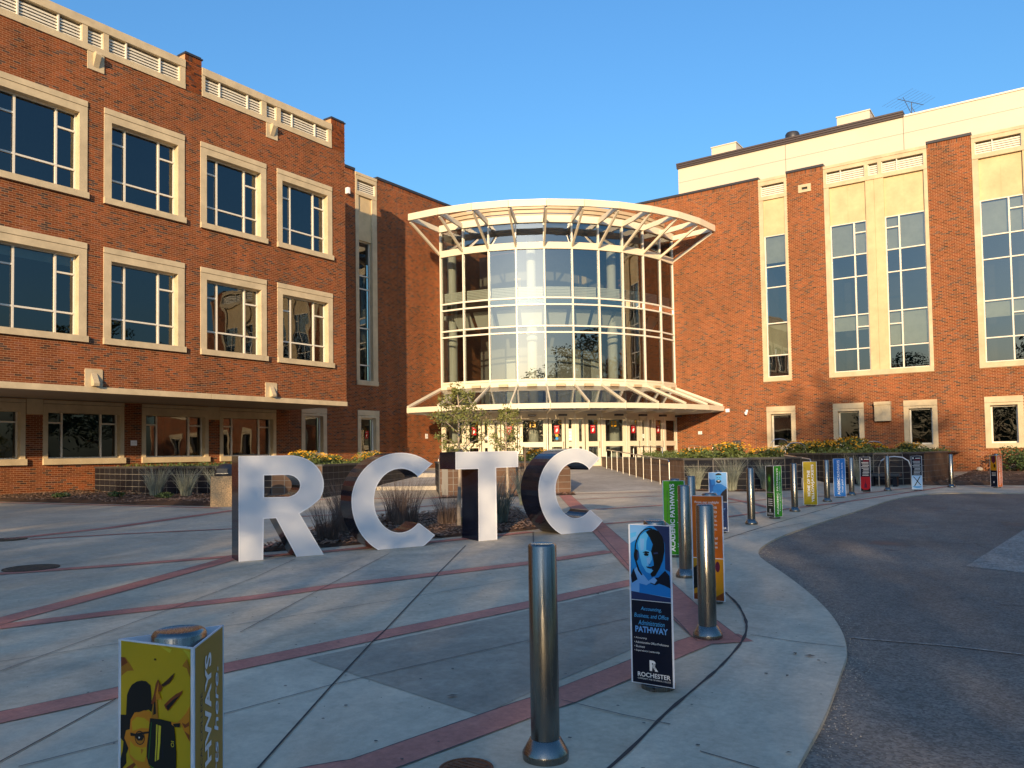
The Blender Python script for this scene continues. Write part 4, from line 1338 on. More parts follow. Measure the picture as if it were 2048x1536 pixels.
# handrails
def rail(label, a, b, za, zb, h, n, endloop=True):
    a = Vector(a); b = Vector(b)
    t = thing('handrail', label, 'handrail', (a.x, a.y, za))
    d = b - a
    Z = lambda f: za * (1 - f) + zb * f
    mb = MB()
    P = [Vector((0, 0, 0)), Vector((0, 0, h - .08)), Vector((d.x * .006, d.y * .006, h - .02)), Vector((d.x * .015, d.y * .015, h))]
    P += [Vector((d.x * f, d.y * f, h + Z(f) - za)) for f in (.3, .6, .97)]
    P += [Vector((d.x * .99, d.y * .99, h - .03 + zb - za)), Vector((d.x, d.y, h - .1 + zb - za)), Vector((d.x, d.y, zb - za))]
    mb.tube(P, .021, 8); mb.build('top_rail', M['stlight'], t, True)
    for k in range(1, n):
        f = k / n; mb = MB()
        mb.tube([(d.x * f, d.y * f, Z(f) - za), (d.x * f, d.y * f, h + Z(f) - za)], .014, 6); mb.build('baluster', M['stlight'], t, True)
nrm = Vector((-.778, -.628, 0))
q0 = pR0 + nrm * .22 + ax * 1.0; q1 = pR0 + nrm * .22 + ax * 12.2
rail('long steel handrail with balusters along the right wall of the entrance ramp', (q0.x, q0.y), (q1.x, q1.y), .31, .72, .92, 9)
rail('steel handrail behind the planter right of the doors', (-14.0, 31.2), (-17.8, 36.2), .72, .8, .98, 3)
rail('steel handrail on the right side of the glass doors', (-12.8, 33.2), (-15.6, 38.0), .7, .8, .98, 3)
rail('steel handrail climbing the side ramp between the two right planters', (-7.0, 27.5), (-10.2, 32.0), .27, .55, .92, 4)
def hoop(label, c, w, h, z, ang=0):
    t = thing('rail_hoop', label, 'handrail', (c[0], c[1], z), ang)
    mb = MB()
    P = [(-w / 2, 0, 0), (-w / 2, 0, h - w * .35), (-w * .42, 0, h - w * .15), (-w * .25, 0, h - .02), (0, 0, h), (w * .25, 0, h - .03), (w * .42, 0, h - w * .15), (w / 2, 0, h - w * .4), (w / 2, 0, 0)]
    mb.tube(P, .02, 8); mb.build('hoop', M['stlight'], t, True)
    for sx in (-w / 2, w / 2):
        mb = MB(); mb.lathe([(.05, 0), (.05, .012)], (sx, 0, 0), 12); mb.build('base_plate', M['stlight'], t)
hoop('arched steel rail on the entrance steps left of the letter T', (-18.75, 22.6), .55, 1.0, .55, radians(50))
hoop('arched steel rail in front of the far dark planter, right of the white sign', (-4.55, 28.2), .95, .98, .26, radians(10))
for i, (x, y) in enumerate(((-12.9, 35.2), (-10.6, 36.4), (-9.3, 34.2), (-6.6, 36.2))):
    hoop(['low steel hoop rising among the orange flowers, leftmost of four', 'low steel hoop among the flowers, second of four', 'low steel hoop by the third clump of flowers', 'rightmost low steel hoop above the dark planter'][i], (x, y), .9, .55 + (.2 if i == 1 else 0), 1.25, radians(40))
# slim posts at the step
t = thing('step_light', 'slim steel post on the entrance steps inside the left C', 'post', (-19.2, 19.3, .3))
mb = MB(); mb.tube([(0, 0, 0), (0, 0, .95)], .02, 6); mb.build('post', M['stlight'], t)

# concrete benches edge in front of the far planter
t = thing('bench_block', 'low dark stone bench before the far right planter', 'bench', (-4.9, 28.3, gz(-4.9, 28.3) + KH))
mb = MB(); mb.box(-.5, .5, -.2, .2, .33, .41); mb.build('seat', M['cap'], t)
for sx in (-.35, .35):
    mb = MB(); mb.box(sx - .06, sx + .06, -.16, .16, 0, .33); mb.build('leg', M['tile'], t)

# ================================================================== MULCH BEDS
def bed(name, poly, dz, bump_h, n=1400, edge=.03, label=None):
    """mulch bed as a lumpy sheet plus chips"""
    P = np.array(poly, float)
    x0, y0 = P.min(0); x1, y1 = P.max(0)
    def inside(x, y):
        c = False; j = len(P) - 1
        for i in range(len(P)):
            if (P[i, 1] > y) != (P[j, 1] > y) and x < (P[j, 0] - P[i, 0]) * (y - P[i, 1]) / (P[j, 1] - P[i, 1]) + P[i, 0]: c = not c
            j = i
        return c
    def hgt(x, y):
        return gz(x, y) + dz + bump_h * (.5 + .5 * sin(x * 1.7 + 1.1) * cos(y * 1.3)) 
    bm = bmesh.new()
    vs = [bm.verts.new((x, y, 0)) for x, y in poly]
    f = bm.faces.new(vs)
    bmesh.ops.triangulate(bm, faces=[f])
    bmesh.ops.subdivide_edges(bm, edges=bm.edges[:], cuts=5, use_grid_fill=True)
    bmesh.ops.triangulate(bm, faces=bm.faces[:])
    for v in bm.verts:
        d = min(np.hypot(*(np.array([v.co.x, v.co.y]) - (a + (b - a) * np.clip(np.dot(np.array([v.co.x, v.co.y]) - a, b - a) / np.dot(b - a, b - a), 0, 1)))) for a, b in zip(P, np.roll(P, -1, 0)))
        k = min(1, d / .3)
        v.co.z = gz(v.co.x, v.co.y) + KH + .009 + (hgt(v.co.x, v.co.y) - gz(v.co.x, v.co.y) + random.uniform(-.012, .012)) * k
    me = bpy.data.meshes.new(name); bm.to_mesh(me); bm.free(); me.materials.append(M['mulch'])
    o = mkobj(name, me); o['kind'] = 'structure'
    mb = MB(); k = 0; tries = 0
    while k < n and tries < n * 6:
        tries += 1
        x = random.uniform(x0, x1); y = random.uniform(y0, y1)
        if not inside(x, y): continue
        a = random.uniform(0, 2 * pi); l = random.uniform(.02, .065); w = random.uniform(.008, .018)
        z = hgt(x, y) + KH + .012; t = random.uniform(-.35, .35)
        c, s = cos(a), sin(a)
        q = [(-l, -w, 0), (l, -w, 0), (l, w, 0), (-l, w, 0)]
        mb.add([(x + u * c - v * s, y + u * s + v * c, z + u * t + random.uniform(0, .012)) for u, v, _ in q], [(0, 1, 2, 3)])
        k += 1
    oc = mb.build('bark_mulch', M['chip']); oc['kind'] = 'stuff'
    return hgt
hgt1 = bed('planting_bed', [(-28.95, 9.0), (-27.5, 10.3), (-26.7, 10.95), (-24.0, 11.55), (-21.04, 12.1), (-18.35, 12.8), (-18.1, 14.0), (-18.7, 16.2), (-19.9, 15.4), (-21.4, 14.75), (-23.6, 14.4), (-26.2, 14.5), (-28.95, 14.9)], .06, .09, 5200)
hgt2 = bed('planting_bed', [(-9.75, 7.35), (-9.42, 8.0), (-9.0, 9.0), (-8.5, 10.15), (-8.0, 11.3), (-7.8, 12.1), (-9.2, 13.9), (-10.6, 15.4), (-11.8, 14.6), (-12.1, 12.6), (-12.0, 10.8), (-10.9, 9.0)], .02, .05, 5200)
hgt3 = bed('planting_bed', [(-15.3, 18.25), (-12.5, 21.2), (-12.0, 20.5), (-14.9, 17.6)], .02, .02, 700)
hgt4 = bed('planting_bed', [(-4.3, 29.2), (-3.4, 29.4), (-1.2, 30.2), (3, 30.8), (10, 31.5), (10, 41.9), (-3.6, 41.9), (-3.6, 34), (-3.85, 31)], .05, .08, 5200)
hgt5 = bed('planting_bed', [(-10.1, 24.2), (-9.2, 24.1), (-8.1, 24.4), (-7.2, 25.1), (-6.95, 25.9), (-6.6, 25.4), (-7.5, 24.1), (-9.0, 23.6), (-10.1, 23.7)], .02, .02, 500)

# ================================================================== PLANTS
def blades(n, h, spread, lean, w=.006, seed=0):
    r = random.Random(seed); mb = MB()
    for i in range(n):
        a = r.uniform(0, 2 * pi); rr = spread * sqrt(r.random()); H = h * r.uniform(.45, 1.); ln = lean * r.uniform(.1, 1) * H
        b = a + r.uniform(-.6, .6); x0, y0 = rr * cos(a), rr * sin(a); pa = r.uniform(0, pi)
        ww = w * r.uniform(.7, 1.4); dx, dy = cos(pa) * ww, sin(pa) * ww
        vs = []
        for k, f in enumerate((0, .4, .75, 1.)):
            x = x0 + cos(b) * ln * f ** 2; y = y0 + sin(b) * ln * f ** 2; z = H * f * (1 - .12 * f * lean); g = 1 - .85 * f
            vs += [(x - dx * g, y - dy * g, z), (x + dx * g, y + dy * g, z)]
        mb.add(vs, [(0, 1, 3, 2), (2, 3, 5, 4), (4, 5, 7, 6)])
    return mb
grassA = blades(330, 1.15, .14, .55, .007, 1).build('grass_clump', M['grass'])
grassB = blades(260, 1.08, .22, .5, .0045, 2).build('grass_clump', M['grassd'])
def putgrass(src, first, x, y, z, s, label, rz):
    o = src if first else src.copy()
    if not first: COL.objects.link(o)
    o.location = (x, y, z); o.scale = (s, s, s); o.rotation_euler = (0, 0, rz)
    tag(o, label, 'ornamental grass', 'ornamental grass clumps')
gA = [(-22.9, 13.7, 1.0, 'pale ornamental grass clump before the dark planter, leftmost of three'), (-21.6, 13.9, .95, 'pale ornamental grass clump before the dark planter, middle of three'),
      (-20.3, 14.1, .95, 'pale ornamental grass clump nearest the litter bin'), (-8.75, 12.1, .95, 'dense grey green grass clump right of the letter T'), (-9.4, 12.6, .9, 'grey green grass clump behind the stem of the right C'),
      (-8.5, 24.0, 1.0, 'grass clump against the right planter by the headset-man sign'), (-7.6, 24.6, .9, 'grass clump against the right planter near the green sign'), (-5.6, 28.4, 1.0, 'grass clump before the far dark planter'),
      (-9.6, 23.9, .8, 'small grass clump at the left of the right planter'), (-11.2, 16.6, 1.0, 'tall grass seen through the right letter C')]
for i, (x, y, s, l) in enumerate(gA): putgrass(grassA, i == 0, x, y, gz(x, y) + .04, s, l, i * 1.3)
gB = [(-10.3, 9.7, 1.0, 'dark reddish grass clump between the letter R and the left C'), (-10.9, 10.3, .95, 'dark grass clump seen just left of the left C'), (-10.3, 11.2, 1.0, 'dark grass clump seen through the left C'),
      (-9.6, 11.6, .8, 'thin dark grass left of the letter T'), (-10.9, 11.6, .9, 'dark grass clump in the middle of the letter bed'), (-9.8, 8.8, .75, 'low dark grass behind the leg of the letter R')]
for i, (x, y, s, l) in enumerate(gB): putgrass(grassB, i == 0, x, y, gz(x, y) + .04, s, l, i * 1.7)

def leafcloud(mb, centres, n, size, r, flat_=.6):
    for i in range(n):
        c, rad = r.choice(centres)
        while True:
            p = Vector((r.uniform(-1, 1), r.uniform(-1, 1), r.uniform(-1, 1)))
            if .25 < p.length < 1: break
        p = Vector(c) + Vector((p.x * rad[0], p.y * rad[1], p.z * rad[2]))
        u = Vector((r.gauss(0, 1), r.gauss(0, 1), r.gauss(0, 1) * flat_)).normalized(); w = u.cross(Vector((r.gauss(0, 1), r.gauss(0, 1), r.gauss(0, 1)))).normalized()
        s = size * r.uniform(.6, 1.3)
        mb.add([p - u * s, p + w * s * .5, p + u * s, p - w * s * .5], [(0, 1, 2, 3)])
def susan(seed, w=.7, h=.55, nf=200, nl=700):
    r = random.Random(seed)
    t = bpy.data.objects.new('flower_clump', None); COL.objects.link(t)
    mb = MB(); cs = [((r.uniform(-w * .6, w * .6), r.uniform(-w * .5, w * .5), h * .4), (w * .4, w * .4, h * .42)) for _ in range(7)]
    leafcloud(mb, cs, nl, .055, r); mb.build('foliage', M['leaf'], t)
    mb = MB(); me_ = MB()
    for i in range(nf):
        x, y = r.uniform(-w, w), r.uniform(-w * .7, w * .7)
        q = 1 - (x / w) ** 2 * .7 - (y / w) ** 2 * .5
        z = h * (.35 + .6 * q * r.uniform(.55, 1.05))
        tilt = Vector((r.gauss(0, .5), r.gauss(-.3, .5), 1)).normalized()
        a = tilt.orthogonal().normalized(); b = tilt.cross(a); R_ = r.uniform(.026, .04)
        c = Vector((x, y, z)); vs = [c]
        k = 10
        for j in range(k):
            rr = R_ * (1 if j % 2 else .62); an = 2 * pi * j / k
            vs.append(c + a * cos(an) * rr + b * sin(an) * rr - tilt * .006)
        mb.add(vs, [(0, 1 + j, 1 + (j + 1) % k) for j in range(k)])
        me_.add([c + tilt * .008 + a * .009, c + tilt * .008 + b * .009, c + tilt * .008 - a * .009, c + tilt * .008 - b * .009], [(0, 1, 2, 3)])
    mb.build('blossoms', M['yel'], t); me_.build('flower_eyes', M['eye'], t)
    return t
s1 = susan(3); s2 = susan(5, .6, .45, 140, 600)
spots = [(-20.3, 17.3, 1.22, 1.05, 'yellow coneflower clump in the left planter above the letter R'), (-20.9, 18.8, 1.22, .95, 'yellow coneflower clump behind the first one in the left planter'),
         (-22.6, 22.6, 1.22, 1.0, 'yellow flowers behind the top of the left C'), (-21.6, 21.5, 1.22, .8, 'low yellow flowers at the left C terminal'),
         (-14.6, 22.6, 1.22, .9, 'yellow flowers between the letter T and the right C'), (-10.6, 26.6, 1.22, 1.1, 'orange coneflower clump on the right planter, leftmost'),
         (-9.3, 26.2, 1.22, 1.2, 'tall orange coneflower clump on the right planter above the blue sign'), (-8.2, 26.6, 1.22, 1.0, 'orange coneflower clump at the right planter corner'),
         (-9.6, 35.6, 1.30, 1.2, 'orange coneflower clump below the first small window'), (-8.3, 34.6, 1.30, 1.5, 'large mound of orange flowers left of the second small window'),
         (-7.2, 34.2, 1.30, 1.4, 'mound of orange flowers under the second small window'), (-6.3, 33.6, 1.30, 1.1, 'orange flowers right of the second small window'),
         (-4.9, 33.8, 1.30, .9, 'sparse yellow flowers under the third small window'), (-9.15, 11.75, .18, .55, 'small yellow flowers low on the right of the letter T')]
for i, (x, y, z, s, l) in enumerate(spots):
    src = s1 if i % 2 == 0 else s2
    o = src if i < 2 else copy_tree(src)
    o.location = (x, y, z); o.scale = (s, s, s); o.rotation_euler = (0, 0, i * .9 if i > 1 else 0)
    tag(o, l, 'flowers', 'yellow coneflower clumps')
# green ground cover in the planters
def cover(poly, z, n, h, size, seed, nm='ground_cover'):
    r = random.Random(seed); P = np.array(poly); mb = MB(); x0, y0 = P.min(0); x1, y1 = P.max(0); k = 0
    while k < n:
        x = r.uniform(x0, x1); y = r.uniform(y0, y1)
        c = False; j = len(P) - 1
        for i in range(len(P)):
            if (P[i, 1] > y) != (P[j, 1] > y) and x < (P[j, 0] - P[i, 0]) * (y - P[i, 1]) / (P[j, 1] - P[i, 1]) + P[i, 0]: c = not c
            j = i
        if not c: continue
        hh = h * (.5 + .5 * sin(x * 2.1 + seed) * cos(y * 1.7))
        p = Vector((x, y, z + r.random() * (hh + .04)))
        u = Vector((r.gauss(0, 1), r.gauss(0, 1), r.gauss(0, 1))).normalized(); w = u.cross(Vector((r.gauss(0, 1), r.gauss(0, 1), r.gauss(0, 1)))).normalized(); s = size * r.uniform(.6, 1.3)
        mb.add([p - u * s, p + w * s * .45, p + u * s, p - w * s * .45], [(0, 1, 2, 3)]); k += 1
    o = mb.build(nm, M['leaf']); o['kind'] = 'stuff'
cover([(-28.5, 15.3), (-23.6, 15.0), (-21.4, 15.3), (-19, 16.7), (-19.6, 18.2), (-22.6, 25), (-27, 25)], 1.22, 5000, .16, .05, 1)
cover([(-18.2, 21.9), (-15.54, 18.9), (-13.1, 21.4), (-19.0, 28.5)], 1.22, 2500, .22, .045, 2)
cover([(-17, 35.6), (-15.0, 31.2), (-10.2, 24.9), (-8.2, 25.1), (-7.5, 26.3), (-12.4, 33)], 1.22, 6500, .34, .05, 3)
cover([(-10.8, 40), (-10.6, 35.5), (-8, 31.6), (-6.2, 29.8), (-4.6, 29.8), (-4.1, 34.5), (-4.1, 40)], 1.30, 6000, .22, .05, 4)
# low green plants in the left bed
for i, (x, y) in enumerate(((-25.6, 12.2), (-23.3, 12.7), (-21.6, 13.2))):
    r = random.Random(40 + i); mb = MB(); leafcloud(mb, [((0, 0, .08), (.3, .25, .09))], 160, .05, r)
    o = mb.build('low_plant', M['leafd']); o.location = (x, y, hgt1(x, y) + .03)
    tag(o, ['small dark plant in the mulch, leftmost of three', 'small dark plant in the mulch, middle of three', 'small dark plant in the mulch near the pale grasses'][i], 'plant', 'low plants in the left mulch bed')

def tree(name, label, base, height, crown, nleaf, lsize, bm_, lm_, seed, trunk_r=.05, limbs=14, group=None, start=.35):
    r = random.Random(seed)
    t = thing(name, label, 'tree', base, 0, group)
    mb = MB(); P = []; x = y = 0
    for k in range(7):
        f = k / 6; P.append((x, y, height * .93 * f)); x += r.uniform(-.02, .02) * height * .6; y += r.uniform(-.02, .02) * height * .6
    mb.tube(P, [trunk_r * (1 - .85 * k / 6) for k in range(7)], 8)
    ends = []
    for i in range(limbs):
        f = start + (1 - start) * (i + .5) / limbs; z = height * .93 * f; k = min(5, int(f * 6)); g = f * 6 - k
        px = P[k][0] * (1 - g) + P[k + 1][0] * g; py = P[k][1] * (1 - g) + P[k + 1][1] * g
        a = i * 2.4 + r.uniform(-.4, .4)
        env = crown * (sin(pi * min(1, (f - start) / (1 - start) * .8 + .2)) ** .7) * r.uniform(.6, 1.1)
        e = Vector((px + cos(a) * env, py + sin(a) * env, z + env * r.uniform(.3, .7)))
        m_ = Vector((px, py, z)).lerp(e, .5) + Vector((0, 0, env * .1))
        rr = trunk_r * (1 - .8 * f) * .55
        mb.tube([(px, py, z), m_, e], [rr, rr * .7, rr * .3], 5)
        for q in (.55, .8, 1.): ends.append((Vector((px, py, z)).lerp(e, q), env * .30 + .04 * height * .3))
        for s_ in range(2):
            e2 = m_ + Vector((cos(a + r.choice((-1, 1)) * .9) * env * .5, sin(a + .9 * r.choice((-1, 1))) * env * .5, env * .3))
            mb.tube([m_, e2], [rr * .5, rr * .2], 4); ends.append((e2, env * .25 + .03 * height * .3))
    ends.append((Vector((P[-1][0], P[-1][1], height * .96)), crown * .25))
    mb.build('trunk', bm_, t, True)
    mc = MB(); leafcloud(mc, [(e, (q, q, q * .8)) for e, q in ends], nleaf, lsize, r, .8)
    mc.build('crown', lm_, t)
    return t
tree('young_tree', 'leafy young tree behind the left arm of the letter T', (-9.12, 11.35, .18), 2.72, .58, 2900, .028, M['birch'], M['leafy'], 11, .045, 16, start=.42)
tree('young_tree', 'slim young tree in front of the central planter, with pale trunk', (-13.15, 18.6, .24), 2.75, .58, 2200, .033, M['birch'], M['leafy'], 12, .05, 14, start=.45)
t = thing('tree_stake', 'dark stake beside the slim young tree behind the letter T', 'stake', (-12.75, 18.9, .2))
mb = MB(); mb.tube([(0, 0, 0), (.02, 0, 1.5)], .03, 6); mb.build('post', M['bark'], t)
mb = MB(); mb.beam((0, 0, 1.3), (-.35, -.25, 1.3), .02, .03); mb.build('strap', M['jointl'], t)
r = random.Random(5); t = thing('evergreen_shrub', 'dark evergreen shrub at the right edge before the brick wall', 'shrub', (-1.35, 40.6, .4))
mb = MB(); leafcloud(mb, [((r.uniform(-.7, .7), r.uniform(-.5, .5), r.uniform(.2, .8)), (.5, .45, .4)) for _ in range(9)], 2600, .06, r); mb.build('foliage', M['leafd'], t)
mb = MB(); mb.tube([(0, 0, -.1), (0, 0, .8)], [.05, .02], 6); mb.build('stem', M['bark'], t)
for i, (x, y, s) in enumerate(((-3.2, 41.5, .14), (-2.6, 41.6, .16), (-1.9, 41.4, .2), (-.9, 41.5, .16))):
    mb = MB(); mb.lathe([(s * .6, 0), (s, s * .3), (s * .85, s * .9), (s * .3, s * 1.15)], (0, 0, 0), 7)
    o = mb.build('garden_stone', M['concl']); o.location = (x, y, hgt4(x, y) + .03); o.rotation_euler = (.1, .1, i)
    tag(o, ['pale garden stone at the foot of the brick, leftmost of four', 'pale garden stone left of the far orange sign', 'larger pale garden stone behind the far orange sign', 'pale garden stone by the evergreen shrub'][i], 'stone', 'garden stones at the right wall')

# trees and lawn behind the photographer (they shade the plaza and mirror in the glass)
def bigtree_mesh(seed, H, Rc, n=5400):
    r = random.Random(seed)
    t = bpy.data.objects.new('shade_tree', None); COL.objects.link(t)
    mb = MB(); mb.tube([(0, 0, 0), (.1, 0, H * .25), (.0, .1, H * .5), (0, 0, H * .85)], [.32, .25, .17, .05], 10)
    cl = []
    for i in range(26):
        a = i * 2.4; f = .28 + .68 * (i / 26); env = Rc * sin(pi * min(.97, (f - .1) * .95)) ** .6 * r.uniform(.7, 1.08)
        e = Vector((cos(a) * env * .85, sin(a) * env * .85, H * f + env * .12)); mb.tube([(0, 0, H * f * .8), e * .55 + Vector((0, 0, H * f * .42)), e], [.11, .07, .02], 5)
        for q in (.45, .8, 1.05):
            k = Rc * r.uniform(.20, .34); cl.append(((e.x * q, e.y * q, H * f + env * .12 * q), (k, k, k * .7)))
    cl.append(((0, 0, H * .93), (Rc * .3, Rc * .3, H * .07)))
    mb.build('trunk', M['bark'], t)
    mc = MB(); leafcloud(mc, cl, n, .17, r); mc.build('crown', M['treeleaf'], t)
    return t
bt1 = bigtree_mesh(21, 12., 4.2); bt2 = bigtree_mesh(22, 12., 4.8)
TREES = [  # l (sideways), a (along the light), scale in height
]
lat = Vector((.9077, .4195, 0)); alo = Vector((-.4195, .9077, 0))
SHADE = [(-19, -34, 1.05), (-14.2, -32, 1.22), (-10., -33, 1.06), (-6.4, -35, 1.13), (-1.4, -30, .87), (2.2, -33, 1.12), (6, -30, 1.22), (9.8, -34, 1.82), (16, -32, 1.20), (22, -33, 1.25), (29, -34, 1.2), (-26, -36, 1.05), (-34, -38, 1.1), (37, -40, 1.3), (9, -44, 1.35), (-46, -42, 1.2), (-11, -48, 1.1), (20, -48, 1.2), (46, -38, 1.2), (-54, -28, 1.3), (-62, -34, 1.3), (-48, -50, 1.4), (-70, -24, 1.3)]
for i, (l, a, s) in enumerate(SHADE):
    src = (bt1, bt2)[i % 2]
    o = src if i < 2 else copy_tree(src)
    p = lat * l + alo * a
    o.location = (p.x, p.y, gz(max(-60, p.x), max(-60, p.y)) - .1); o.scale = (min(s, 1.25), min(s, 1.25), s); o.rotation_euler = (0, 0, i * 1.1)
    tag(o, 'tall broadleaf tree standing beyond the road behind the viewer', 'tree', 'trees across the road behind the viewer')
for i in range(8):
    o = copy_tree((bt1, bt2)[i % 2]); o.location = (34 + 5 * (i % 3), -8 + 8.5 * i, -.2); sc_ = 1.35 - .1 * (i % 3); o.scale = (sc_, sc_, sc_); o.rotation_euler = (0, 0, i * .8)
    tag(o, 'tall broadleaf tree far to the right of the drive', 'tree', 'trees to the right of the drive')
r = random.Random(77); mb = MB()
hc = []
for k in range(90):
    l = -62 + k * 1.4; hc.append(((*(lat * l + alo * (-50 + r.uniform(-1, 1))).xy, r.uniform(1.5, 2.6) - .5), (1.7, 1.7, r.uniform(2.0, 3.0))))
leafcloud(mb, hc, 16000, .3, r)
o = mb.build('hedge', M['treeleaf']); o['kind'] = 'stuff'
o = sheet('lawn', [lat * -60 + alo * -26, lat * 60 + alo * -26, lat * 60 + alo * -80, lat * -60 + alo * -80], .03, M['lawn']); o['kind'] = 'structure'

# ================================================================== LETTERS
LD = Vector((.40448, .91455, 0)); LN = Vector((.91455, -.40448, 0))
def LP(s, z, d=0):
    p = Vector((-9.19, 6.69, 0)) + LD * s - LN * d
    return (p.x, p.y, z)
def arc(cx, cz, rx, rz, a0, a1, n, rzb=None):
    out = []
    for i in range(n + 1):
        a = radians(a0 + (a1 - a0) * i / n); z = rz if sin(a) >= 0 else (rzb or rz)
        out.append((cx + rx * cos(a), cz + z * sin(a)))
    return out
def clampz(pts, z): return [(s, max(z, q)) for s, q in pts]
def letterC(s0, z0):
    c = s0 + .77
    out = arc(c, z0 + .80, .77, .70, 46, 314, 44, .83)
    out = [p for p in out]
    zb = z0 + .035
    # cut the bottom flat
    res = []
    for i, p in enumerate(out):
        if p[1] < zb: res.append((p[0], zb))
        else: res.append(p)
    res = [p for i, p in enumerate(res) if not (p[1] == zb and 0 < i < len(res) - 1 and res[i - 1][1] == zb and res[i + 1][1] == zb)]
    res[0] = (s0 + 1.308, z0 + 1.325); 
    res[-1] = (s0 + 1.335, z0 + .225)
    inn = arc(c, z0 + .80, .425, .46, 318, 42, 36, .50)
    inn[0] = (s0 + 1.078, z0 + .42); inn[-1] = (s0 + 1.053, z0 + 1.122)
    return [res + inn], []
def letterR(z0):
    H = 1.45
    o = [(0.0, 0), (.325, 0), (.335, .585), (.50, .585), (.80, 0), (1.19, 0), (.83, .63)]
    o += [(.99, .72)] + [(x, z) for x, z in arc(.69, 1.03, .49, .42, -28, 90, 16, .44)] + [(.0, H)]
    o = [(s, z + z0) for s, z in o]
    hole = [(.34, .88)] + arc(.64, 1.025, .20, .155, -80, 80, 12) + [(.34, 1.18)]
    hole = [(s, z + z0) for s, z in hole]
    return o, hole
def build_letter(name, outline, hole, label, depth=.45):
    t = thing('freestanding_letter', label, 'letter', (0, 0, 0), group='free-standing white letters')
    sh = MB()
    def ring(pts, d0, d1, inward):
        n = len(pts)
        sh.add([LP(s, z, d0) for s, z in pts] + [LP(s, z, d1) for s, z in pts], [((i, (i + 1) % n, n + (i + 1) % n, n + i) if inward else (i, n + i, n + (i + 1) % n, (i + 1) % n)) for i in range(n)])
    ring(outline, .0, depth, False)
    if hole: ring(hole, .0, depth, True)
    # back
    def face_obj(nm, d, m, off=0., out=outline, hol=hole):
        bm = bmesh.new()
        edges = []
        for pts in ([out] + ([hol] if hol else [])):
            vs = [bm.verts.new(LP(s, z, d)) for s, z in pts]
            for i in range(len(vs)): edges.append(bm.edges.new((vs[i], vs[(i + 1) % len(vs)])))
        bmesh.ops.triangle_fill(bm, use_beauty=True, edges=edges)
        bmesh.ops.recalc_face_normals(bm, faces=bm.faces[:])
        me = bpy.data.meshes.new(nm); bm.to_mesh(me); bm.free(); me.materials.append(m)
        return mkobj(nm, me, t)
    o = sh.build('return_shell', M['black'], t)
    face_obj('back_panel', depth, M['black'])
    # trim lip at the face edge
    def offset(pts, k):
        n = len(pts); r_ = []
        ar = sum(pts[i][0] * pts[(i + 1) % n][1] - pts[(i + 1) % n][0] * pts[i][1] for i in range(n))
        sg = 1 if ar > 0 else -1
        for i in range(n):
            a = np.array(pts[i - 1]); b = np.array(pts[i]); c = np.array(pts[(i + 1) % n])
            d1 = (b - a) / (np.linalg.norm(b - a) + 1e-9); d2 = (c - b) / (np.linalg.norm(c - b) + 1e-9)
            n1 = np.array([-d1[1], d1[0]]); n2 = np.array([-d2[1], d2[0]]); m_ = (n1 + n2); m_ = m_ / (np.linalg.norm(m_) + 1e-9)
            r_.append(tuple(b + m_ * k * sg / max(.5, np.dot(m_, n1))))
        return r_
    tr = MB()
    for pts, sg in ([(outline, 1)] + ([(hole, -1)] if hole else [])):
        inn = offset(pts, .014 * sg); n = len(pts)
        A = [LP(s, z, -.006) for s, z in pts]; B = [LP(s, z, -.006) for s, z in inn]; C_ = [LP(s, z, .004) for s, z in pts]; D_ = [LP(s, z, .001) for s, z in inn]
        tr.add(A + B + C_ + D_, [(i, (i + 1) % n, n + (i + 1) % n, n + i) for i in range(n)] + [(i, 2 * n + i, 2 * n + (i + 1) % n, (i + 1) % n) for i in range(n)] + [(n + i, n + (i + 1) % n, 3 * n + (i + 1) % n, 3 * n + i) for i in range(n)])
    tr.build('edge_trim', M['trim'], t)
    face_obj('face_panel', -.0005, M['face'])
    zmin = min(z for s_, z in outline); ss = [s_ for s_, z in outline if z < zmin + .03]
    for sb_ in (min(ss) + .06, max(ss) - .06):
        b_ = MB(); P = [LP(sb_ - .04, zmin, depth - .02), LP(sb_ + .04, zmin, depth - .02), LP(sb_ + .04, zmin, depth + .07), LP(sb_ - .04, zmin, depth + .07)]
        b_.add([(x, y, gz(x, y) + KH) for x, y, z in P] + [(x, y, gz(x, y) + KH + .012) for x, y, z in P], [(3, 2, 1, 0), (4, 5, 6, 7), (0, 1, 5, 4), (1, 2, 6, 5), (2, 3, 7, 6), (3, 0, 4, 7)])
        b_.build('anchor_plate', M['steel'], t)
    return t
ro, rh = letterR(.115)
build_letter('letter_r', ro, rh, 'large white free-standing letter R with black sides, first of four', .42)
cA, _ = letterC(1.59, .08)
build_letter('letter_c', cA[0], None, 'large white free-standing letter C between the R and the T', .48)
To = [(3.295, 1.305), (3.70, 1.305), (3.69, .125), (4.03, .125), (4.03, 1.312), (4.45, 1.318), (4.452, 1.582), (3.297, 1.58)]
build_letter('letter_t', To, None, 'large white free-standing letter T with a deep black side', .56)
cB, _ = letterC(4.84, .115)
build_letter('letter_c', cB[0], None, 'large white free-standing letter C at the right end of the row', .56)

